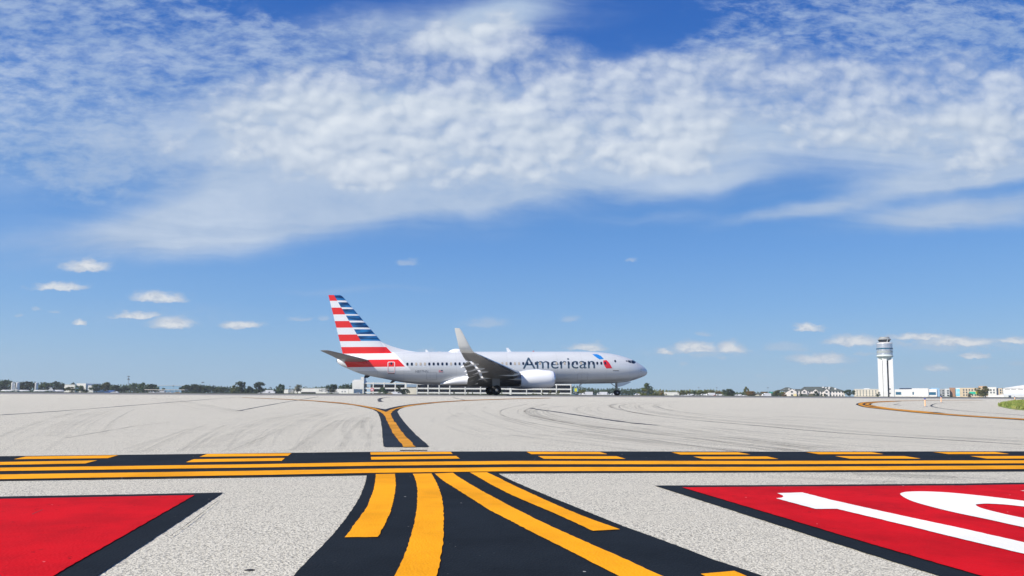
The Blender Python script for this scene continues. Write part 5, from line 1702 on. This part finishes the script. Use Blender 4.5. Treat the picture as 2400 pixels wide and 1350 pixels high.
b = MB(); b.box(-.01, P_.L * .2, -.04, -.01, z0_, z1_); b.box(P_.L * .8, P_.L, -.04, -.01, z0_, z1_); b.build('border', mat('sign_blue', (.05, .30, .50), .4), t)
b = MB(); b.box(P_.L * .42, P_.L * .58, .05, .25, 0, z0_); b.build('post', POLE, t)
P_ = Plot(1560, 1592, 600, .1)
bl = P_.root('box_building', 'plain white box building right of the nose, beside olive trees', 'building')
zt = P_.z(1575, 919.3)
b = MB(); b.box(0, P_.L, 0, 14, 0, zt); b.build('wall', W_WHITE, bl)
b = MB(); b.box(-.15, P_.L + .15, -.15, 14.2, zt, zt + .25); b.build('roof', ROOFW, bl)
b = MB(); b.box(P_.L * .62, P_.L * .95, -.06, -.01, 0, zt * .45); b.build('door', W_GREY, bl)
P_ = Plot(1771, 1785, 620, .1)
bl = P_.root('small_house', 'small cream house among autumn coloured trees', 'house')
zt = P_.z(1778, 924)
b = MB(); b.box(0, P_.L, 0, 6, 0, zt); b.build('wall', W_CREAM, bl)
b = MB(); b.prism([(-.4, zt), (6.4, zt), (3, zt + 1.2)], -.3, P_.L + .3, 'x'); b.build('roof', ROOFG, bl)
win(bl, P_.L * .6, P_.L * .78, 1.2, 2.3)
P_ = Plot(1803, 1811, 620, .1)
t = P_.root('street_sign', 'green road sign above the trees left of the gabled building', 'sign')
z0_, z1_ = P_.z(1807, 922), P_.z(1807, 918.5)
b = MB(); b.box(0, P_.L, 0, .12, z0_, z1_); b.build('panel', mat('sign_green', (.01, .26, .20), .4), t)
b = MB(); b.box(P_.L * .45, P_.L * .55, .12, .3, 0, P_.z(1807, 915)); b.build('post', POLE, t)

# ------------------------------------------------------------------ gabled building
P_ = Plot(1838, 1980, 640, .07)
bl = P_.root('gabled_building', 'long white building with green grey hipped roofs and white gables', 'building')
we = P_.z(1900, 916.5)
b = MB(); b.box(0, P_.L, 0, 18, 0, we); b.build('wall', wallm('warm_white_wall', (.76, .71, .68)), bl)
def hip(x0, x1, xr0, xr1, zr, y0=-.8, y1=19):
    b = MB()
    b.add([(x0, y0, we), (x1, y0, we), (x1, y1, we), (x0, y1, we), (xr0, (y0 + y1) / 2, zr), (xr1, (y0 + y1) / 2, zr)], [(0, 1, 5, 4), (1, 2, 5), (2, 3, 4, 5), (3, 0, 4), (0, 3, 2, 1)])
    return b.build('roof', ROOFG, bl)
X_ = P_.x
rf1 = hip(X_(1822), X_(1868), X_(1843), X_(1850), P_.z(1846, 907.5))
rf2 = hip(X_(1853), X_(1905), X_(1862), X_(1890), P_.z(1875, 911.5), 1.0, 17.0)
rf3 = hip(X_(1872), X_(1980) + .6, X_(1887), X_(1952), P_.z(1920, 906.2), -.6, 18.6)
for xc0, hw_, zt_ in ((1856, 11, 911.5), (1885, 7, 912.5), (1911, 7, 912), (1937, 7, 911.5)):
    x0_, x1_ = X_(xc0 - hw_), X_(xc0 + hw_)
    zt2 = P_.z(xc0, zt_)
    b = MB(); b.prism([(x0_, 0), (x1_, 0), (x1_, we - .4), ((x0_ + x1_) / 2, zt2), (x0_, we - .4)], -1.6, .1, 'y')
    gb = b.build('gable', wallm('warm_white_wall', (.76, .71, .68)), bl)
    b = MB(); b.prism([(x0_ - .4, we - .55), ((x0_ + x1_) / 2, zt2 + .12), (x1_ + .4, we - .55), ((x0_ + x1_) / 2, zt2 + .45)], -1.9, 6.5, 'y'); b.build('roof', ROOFG, gb)
    for zz0 in (1.0, 4.0):
        win(gb, (x0_ + x1_) / 2 - .9, (x0_ + x1_) / 2 + .9, zz0, zz0 + 1.4, y=-1.64)
for k in range(20):
    px_ = 1842 + k * 7
    for zz0 in (1.0, 4.0):
        win(bl, X_(px_) - .5, X_(px_) + .5, zz0, zz0 + 1.4)
b = MB(); b.prism([(X_(1872) , .6), (X_(1892), .6), (X_(1889), 2.9), (X_(1877), 2.9)], -9, -5, 'y'); b.build('porch_roof', ROOFG, bl)
b = MB(); b.prism([(X_(1893), .6), (X_(1908), .6), (X_(1908), 3.2), (X_(1895), 3.2)], -9, -5, 'y'); b.build('porch_roof', wallm('brown_shingles', (.12, .11, .07)), bl)
b = MB(); b.box(X_(1859), X_(1866), -9, -6, 0, 3.0); b.build('kiosk', wallm('pale_yellow_wall', (.74, .62, .34)), bl)
for px_, rw_ in ((1839, 913), (1850, 911), (1862, 913), (1930, 906.5), (1937, 908), (1945, 906.8), (1944, 910), (1875, 915)):
    z_ = P_.z(px_, rw_)
    b = MB(); b.box(X_(px_) - .8, X_(px_) + .8, 3.0, 4.4, z_ - 1.0, z_ + .15); b.build('roof_vent', ROOFW, bl)
b = MB(); b.lathe([(.05, -.1), (.8, -.05), (.95, .15), (.8, .2), (.05, .1)], 16, (X_(1959), 2.4, P_.z(1959, 911.5)), 'y'); b.build('satellite_dish', ROOFW, bl)

# ------------------------------------------------------------------ cream building left of the tower
P_ = Plot(2003, 2061, 690, .05)
bl = P_.root('cream_building', 'low cream building with three rows of small windows left of the tower', 'building')
zt = P_.z(2030, 912.8)
b = MB(); b.box(0, P_.L, 0, 16, 0, zt); b.build('wall', W_CREAM, bl)
b = MB(); b.box(-.2, P_.L + .2, -.2, 16.2, zt, zt + .5); b.build('roof', ROOFW, bl)
b = MB(); b.box(P_.L * .4, P_.L * .62, 3, 9, zt + .5, zt + 1.3); b.build('plant_room', W_LGREY, bl)
for k in range(7):
    for row in (916.3, 921.2, 926.2):
        x_ = P_.x(2009 + k * 7.3); z_ = P_.z(2030, row)
        win(bl, x_ - .42, x_ + .42, z_ - .6, z_ + .6)

# ------------------------------------------------------------------ control tower
D_T = 665
p = wpt(2077.2, D_T)
tw = thing('control_tower', 'tall white airport control tower with a round silver head', 'control tower', (p.x, p.y, 0), math.atan2(p.y, p.x) - math.pi / 2)
mpp = D_T / F * math.hypot(1, .0) * 1.0
zt_ = lambda row: zrow(2077, row, D_T)
W_TOW = wallm('white_precast', (.76, .76, .75), .6, vary=.03)
def pier(x0, x1, y0, y1, z1, z1b=None, nm='shaft_panel'):
    b = MB()
    z1b = z1 if z1b is None else z1b
    b.add([(x0, y0, 0), (x1, y0, 0), (x1, y1, 0), (x0, y1, 0), (x0, y0, z1), (x1, y0, z1b), (x1, y1, z1b), (x0, y1, z1)],
          [(0, 1, 5, 4), (1, 2, 6, 5), (2, 3, 7, 6), (3, 0, 4, 7), (4, 5, 6, 7), (0, 3, 2, 1)])
    return b.build(nm, W_TOW, tw)
m1 = D_T / F * .877                                       # metres per pixel across the line of sight out here
xp = lambda px: (px - 2077.2) * m1
zp = lambda row: zt_(row)
pier(xp(2059.7), xp(2070.0), -3.2, 6.5, zp(839), zp(844.5))
pier(xp(2071.0), xp(2081.0), -4.8, 5.5, zp(835.6))
pier(xp(2084.8), xp(2095.4), -3.2, 6.5, zp(844), zp(840))
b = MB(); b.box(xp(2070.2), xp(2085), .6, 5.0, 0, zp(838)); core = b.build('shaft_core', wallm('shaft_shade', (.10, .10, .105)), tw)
for k in range(22):
    b = MB(); z_ = 4 + k * 1.75; b.box(xp(2081.3), xp(2083.9), .2, .55, z_, z_ + .25); b.build('stair_landing', W_LGREY, tw)
for px_, y_ in ((2070.5, -3.26), (2084.9, -3.26)):
    for row in (912, 922):
        z_ = zp(row); b = MB(); b.box(xp(px_) - .0, xp(px_) + 1.0, y_, y_ + .08, z_ - .7, z_ + .7); b.build('window', GLASSD, tw)
def lathe_part(name, prof, m, parent=tw, seg=48):
    b = MB(); b.lathe(prof, seg, cap=True); return b.build(name, m, parent, smooth='auto')
R0 = 6.95
M_SILVB = mat('silver_cladding', (.62, .64, .68), .28, metal=.55)
M_GRILLE = mat('louvre_green_grey', (.36, .40, .39), .5)
M_PALEG = mat('pale_green_precast', (.58, .65, .63), .6)
lathe_part('collar', [(3.9, zp(845)), (R0 * .80, zp(838.5)), (R0 * 1.0, zp(835.8)), (R0 * 1.07, zp(835.2)), (R0 * 1.07, zp(834.4)), (R0 * 1.0, zp(832)), (R0 * .96, zp(831))], M_PALEG)
dr = lathe_part('drum', [(R0 * .985, zp(831.0)), (R0 * .985, zp(805.6))], M_SILVB)
lathe_part('louvre_band', [(R0 * 1.0, zp(827)), (R0 * 1.0, zp(822.2))], M_GRILLE, dr)
lathe_part('glass_band', [(R0 * 1.0, zp(818.6)), (R0 * 1.0, zp(815.4))], GLASSB, dr)
for row in (829.5, 821, 806.5, 810):
    lathe_part('rib', [(R0 * .985, zp(row)), (R0 * 1.008, zp(row) + .06), (R0 * .985, zp(row) + .14)], M_SILVB, dr)
b = MB()
for k in range(12):
    a = k * math.pi / 6 + .13
    b.box(R0 * 1.005 * math.cos(a) - .25, R0 * 1.005 * math.cos(a) + .25, R0 * 1.005 * math.sin(a) - .25, R0 * 1.005 * math.sin(a) + .25, zp(818.6), zp(815.4))
b.build('mullion', W_NAVY, dr)
lathe_part('gallery', [(R0 * .98, zp(805.6)), (R0 * 1.02, zp(805.4)), (R0 * 1.02, zp(805)), (R0 * .86, zp(803.3)), (R0 * .62, zp(801.6))], W_TOW)
b = MB()
for k in range(40):
    a = k * math.pi / 20
    b.tube((R0 * .97 * math.cos(a), R0 * .97 * math.sin(a), zp(805)), (R0 * .97 * math.cos(a), R0 * .97 * math.sin(a), zp(805) + 1.1), .05, seg=5)
b.lathe([(R0 * .965, zp(805) + 1.05), (R0 * .975, zp(805) + 1.13), (R0 * .965, zp(805) + 1.13)], 40, cap=False)
b.build('railing', POLE, tw)
cab = lathe_part('cab', [(R0 * .60, zp(801.7)), (R0 * .80, zp(795.9))], mat('cab_glass', (.012, .015, .018), .25, spec=.25), seg=10)
b = MB()
for k in (8,):
    a = k * math.pi / 5 + .25
    b.tube((R0 * .612 * math.cos(a), R0 * .612 * math.sin(a), zp(801.7)), (R0 * .812 * math.cos(a), R0 * .812 * math.sin(a), zp(795.9)), .32, seg=6)
b.build('mullion', W_LGREY, cab)
lathe_part('cab_roof', [(R0 * .80, zp(795.9)), (R0 * .845, zp(795.7)), (R0 * .84, zp(794.6)), (R0 * .66, zp(791.8)), (R0 * .64, zp(789.4)), (.2, zp(788.6))], mat('cab_roof_grey', (.30, .31, .30), .6), seg=20)
for x_, y_, h_ in ((3, -1, 2.2), (-2.5, 1, 1.3), (0.5, 2, 1.0), (-3.2, -2, .8)):
    b = MB(); b.tube((x_, y_, zp(789.4)), (x_, y_, zp(789.4) + h_), .06, .03, 6); b.build('aerial', POLE, tw)

# ------------------------------------------------------------------ buildings right of the tower
P_ = Plot(2098, 2196, 625, .05)
bl = P_.root('terminal_block', 'long white block with blue glass bands right of the tower foot', 'building')
zA, zB = P_.z(2120, 912.5), P_.z(2160, 910.2)
b = MB(); b.box(0, P_.x(2137.5), 0, 20, 0, zA); b.build('wall', W_WHITE, bl)
b = MB(); b.box(P_.x(2110), P_.x(2137.5), .6, 18, zA, P_.z(2120, 909.6)); b.build('roof_storey', W_NAVY, bl)
b = MB(); b.box(P_.x(2137.5) + .02, P_.x(2176), -1.5, 22, 0, zB); b.build('wall', W_WHITE, bl)
b = MB(); b.box(P_.x(2176) + .02, P_.x(2196), -.5, 20, 0, P_.z(2186, 912)); b.build('wall', W_WHITE, bl)
b = MB(); b.box(P_.x(2183), P_.x(2196) + 2.2, .5, 20, 0, P_.z(2190, 909)); b.build('blue_wing', W_BLUE, bl)
for x0, x1, r0, r1, y_ in ((2099, 2112, 918.6, 925, -.05), (2137.8, 2141.5, 918.6, 925, -1.55), (2177, 2193.5, 919, 925.6, -.55)):
    w = win(bl, P_.x(x0) + .2, P_.x(x1), P_.z(x0, r1), P_.z(x0, r0), GLASSB, y=y_)
for k in range(5):
    b = MB(); x_ = P_.x(2142 + k * 8); b.box(x_, x_ + .06, -1.54, -1.51, 0, zB); b.build('joint', W_LGREY, bl)
P_ = Plot(2197, 2226, 760, .05)
bl = P_.root('grey_hotel', 'grey and white hotel with dark windows left of the brown tower', 'hotel')
zt = P_.z(2210, 911.5)
b = MB(); b.box(0, P_.x(2215), .5, 18, 0, zt); b.build('wall', W_GREY, bl)
b = MB(); b.box(P_.x(2215) + .02, P_.L, 0, 18, 0, P_.z(2220, 910.8)); b.build('wall', W_LGREY, bl)
for px_ in (2202, 2211, 2222):
    for row in (916, 921.3, 926.6):
        x_ = P_.x(px_); z_ = P_.z(2210, row); win(bl, x_ - .95, x_ + .95, z_ - .75, z_ + .75, y=(-.04 if px_ == 2222 else .46))
P_ = Plot(2226, 2354, 760, .05)
bl = P_.root('beige_hotel', 'beige hotel with a brown tower and a tall blue picture panel', 'hotel')
zt = P_.z(2280, 909)
b = MB(); b.box(0, P_.x(2239), -1.2, 18, 0, P_.z(2232, 908.6)); b.build('brown_tower', W_BROWN, bl)
b = MB(); b.box(P_.x(2239) + .02, P_.x(2250), 0, 18, 0, P_.z(2245, 909.3)); b.build('white_bay', W_WHITE, bl)
b = MB(); b.box(P_.x(2239.8), P_.x(2249.6), -.25, -.03, P_.z(2245, 927.6), P_.z(2245, 912)); pn = b.build('picture_panel', mat('picture_blue', (.05, .42, .70), .3, vary=.5, vscale=.25, col2=(.55, .78, .86)), bl)
b = MB(); b.box(P_.x(2250) + .02, P_.x(2303), -.3, 18, 0, zt); b.build('wall', W_BEIGE, bl)
b = MB(); b.box(P_.x(2296), P_.x(2315), 2, 18, 0, P_.z(2305, 904.6)); b.build('brown_bay', wallm('light_brown_wall', (.55, .38, .24)), bl)
b = MB(); b.box(P_.x(2316), P_.x(2336), .5, 18, 0, P_.z(2325, 907.3)); b.build('white_wing', W_WHITE, bl)
b = MB(); b.box(P_.x(2336) + .02, P_.x(2340), -.2, 18, 0, P_.z(2337, 909.8)); b.build('navy_strip', W_NAVY, bl)
b = MB(); b.box(P_.x(2340) + .02, P_.L, 0, 18, 0, P_.z(2347, 909.8)); b.build('wall', W_BEIGE, bl)
for px_, rows, y_ in [(2259 + k * 6.7, (914, 919.8, 926), -.34) for k in range(6)] + [(2323, (914, 919.8), .46), (2330, (914, 919.8), .46), (2345.5, (914.5, 920), -.04), (2351, (914.5, 920), -.04)]:
    for row in rows:
        x_ = P_.x(px_); z_ = P_.z(2280, row); win(bl, x_ - .6, x_ + .6, z_ - .85, z_ + .85, y=y_)
P_ = Plot(2272, 2301, 600, .06)
t = P_.root('hoarding', 'wide green and yellow roadside hoarding before the beige hotel', 'billboard')
z0_, zm_, z1_ = P_.z(2286, 924), P_.z(2294, 920), P_.z(2286, 917.0)
b = MB(); b.box(0, P_.L * .52, 0, .3, z0_, P_.z(2280, 918.2)); b.build('green_panel', mat('hoarding_green', (.02, .42, .26), .4, vary=.25, vscale=.5), t)
b = MB(); b.box(P_.L * .52 + .01, P_.L, 0, .3, z0_, zm_); b.build('lime_panel', mat('hoarding_lime', (.50, .62, .05), .4), t)
b = MB(); b.box(P_.L * .52 + .01, P_.L, 0, .3, zm_ + .01, z1_); b.build('yellow_panel', mat('hoarding_yellow', (.85, .58, .01), .4), t)
for k in (.2, .8):
    b = MB(); b.box(P_.L * k - .15, P_.L * k + .15, .3, .6, 0, z1_ - .3); b.build('post', POLE, t)
P_ = Plot(2352, 2520, 660, .05)
bl = P_.root('white_hangar', 'big white hangar with slit windows at the right edge', 'hangar')
zt = P_.z(2380, 909.6)
b = MB(); b.box(0, P_.L, 0, 45, 0, zt); b.build('wall', W_WHITE, bl)
b = MB(); b.add([(-.4, -.4, zt), (P_.L, -.4, zt), (P_.L, 45, zt), (-.4, 45, zt), (P_.L * .55, -.4, zt + 5.4), (P_.L * .55, 45, zt + 5.4)], [(0, 1, 4), (1, 2, 5, 4), (2, 3, 5), (3, 0, 4, 5)]); b.build('roof', ROOFW, bl)
for px_ in (2362, 2376.5, 2393, 2410, 2428, 2446):
    win(bl, P_.x(px_) - 2.0, P_.x(px_) + 2.0, P_.z(px_, 913), P_.z(px_, 911.8), frame=False)
b = MB(); b.box(P_.x(2352.5), P_.L, -10, -.02, 0, P_.z(2380, 926.3)); b.build('lean_to', W_LGREY, bl)
b = MB(); b.box(P_.x(2363), P_.x(2369), -10.1, -10.02, 0, P_.z(2366, 926.8)); b.build('door', W_NAVY, bl)
b = MB(); b.box(P_.x(2352.5), P_.L, -10, -.02, P_.z(2380, 926.3) + .01, P_.z(2380, 921.5)); b.build('upper_lean_to', wallm('blue_white_wall', (.66, .69, .74)), bl)
P_ = Plot(2306, 2352, 600, .05)
bl = P_.root('white_shed', 'low white shed at the foot of the big white hangar', 'shed')
b = MB(); b.box(0, P_.L, 0, 6, 0, P_.z(2330, 928.6)); b.build('wall', W_WHITE, bl)
b = MB(); b.prism([(P_.x(2318), P_.z(2330, 928.6)), (P_.L, P_.z(2330, 928.6)), (P_.L, P_.z(2330, 924.0))], .2, 6, 'y'); b.build('roof', ROOFW, bl)
b = MB(); b.box(P_.x(2312), P_.x(2314), -.05, -.01, 0, 2.0); b.build('door', W_GREY, bl)

# ------------------------------------------------------------------ taxiway edge lights
M_POSTO = mat('pale_orange_post', (.85, .52, .30), .5, vary=.1, vscale=20)
M_LENS = mat('blue_lens', (.02, .05, .30), .15)
for px_, base, top_, lab in ((2168.5, 953.5, 933.5, 'pale orange edge light standing inside the looped line'), (2206, 943.5, 928.5, 'pale orange edge light behind the first, further right'), (2378.5, 940, 929, 'pale orange edge light behind the grass island')):
    p = gp(px_, base)
    d_ = p.y
    h_ = (base - top_) * d_ / F
    k_ = h_ / .45
    t = thing('edge_light', lab, 'edge light', p, 0, 'pale orange taxiway edge lights')
    b = MB(); b.lathe([(.13 * k_, 0), (.13 * k_, .015), (.06 * k_, .03), (.03, .032)], 20); b.build('base_plate', POLE, t)
    b = MB(); b.lathe([(.036 * k_, .02), (.036 * k_, .12 * k_), (.032 * k_, h_ * .78), (.05 * k_, h_ * .80), (.05 * k_, h_ * .84)], 16); b.build('post', M_POSTO, t, smooth='auto')
    b = MB(); b.lathe([(.045 * k_, h_ * .84), (.048 * k_, h_ * .92), (.03 * k_, h_ * .98), (.005, h_)], 16); b.build('lens', M_LENS, t, smooth='auto')

# ------------------------------------------------------------------ thin autumn haze
b = MB()
b.box(-1500, 1500, -120, 1250, -1.3, 66)
hm = bpy.data.materials.new('air')
hm.use_nodes = True
hm.node_tree.nodes.clear()
ho = nd(hm.node_tree, 'ShaderNodeOutputMaterial')
hv = nd(hm.node_tree, 'ShaderNodeVolumePrincipled')
hv.inputs['Color'].default_value = (.88, .94, 1.0, 1)
hv.inputs['Density'].default_value = .0002
hv.inputs['Anisotropy'].default_value = .3
hm.node_tree.links.new(hv.outputs[0], ho.inputs['Volume'])
tag(b.build('haze', hm), kind='stuff')
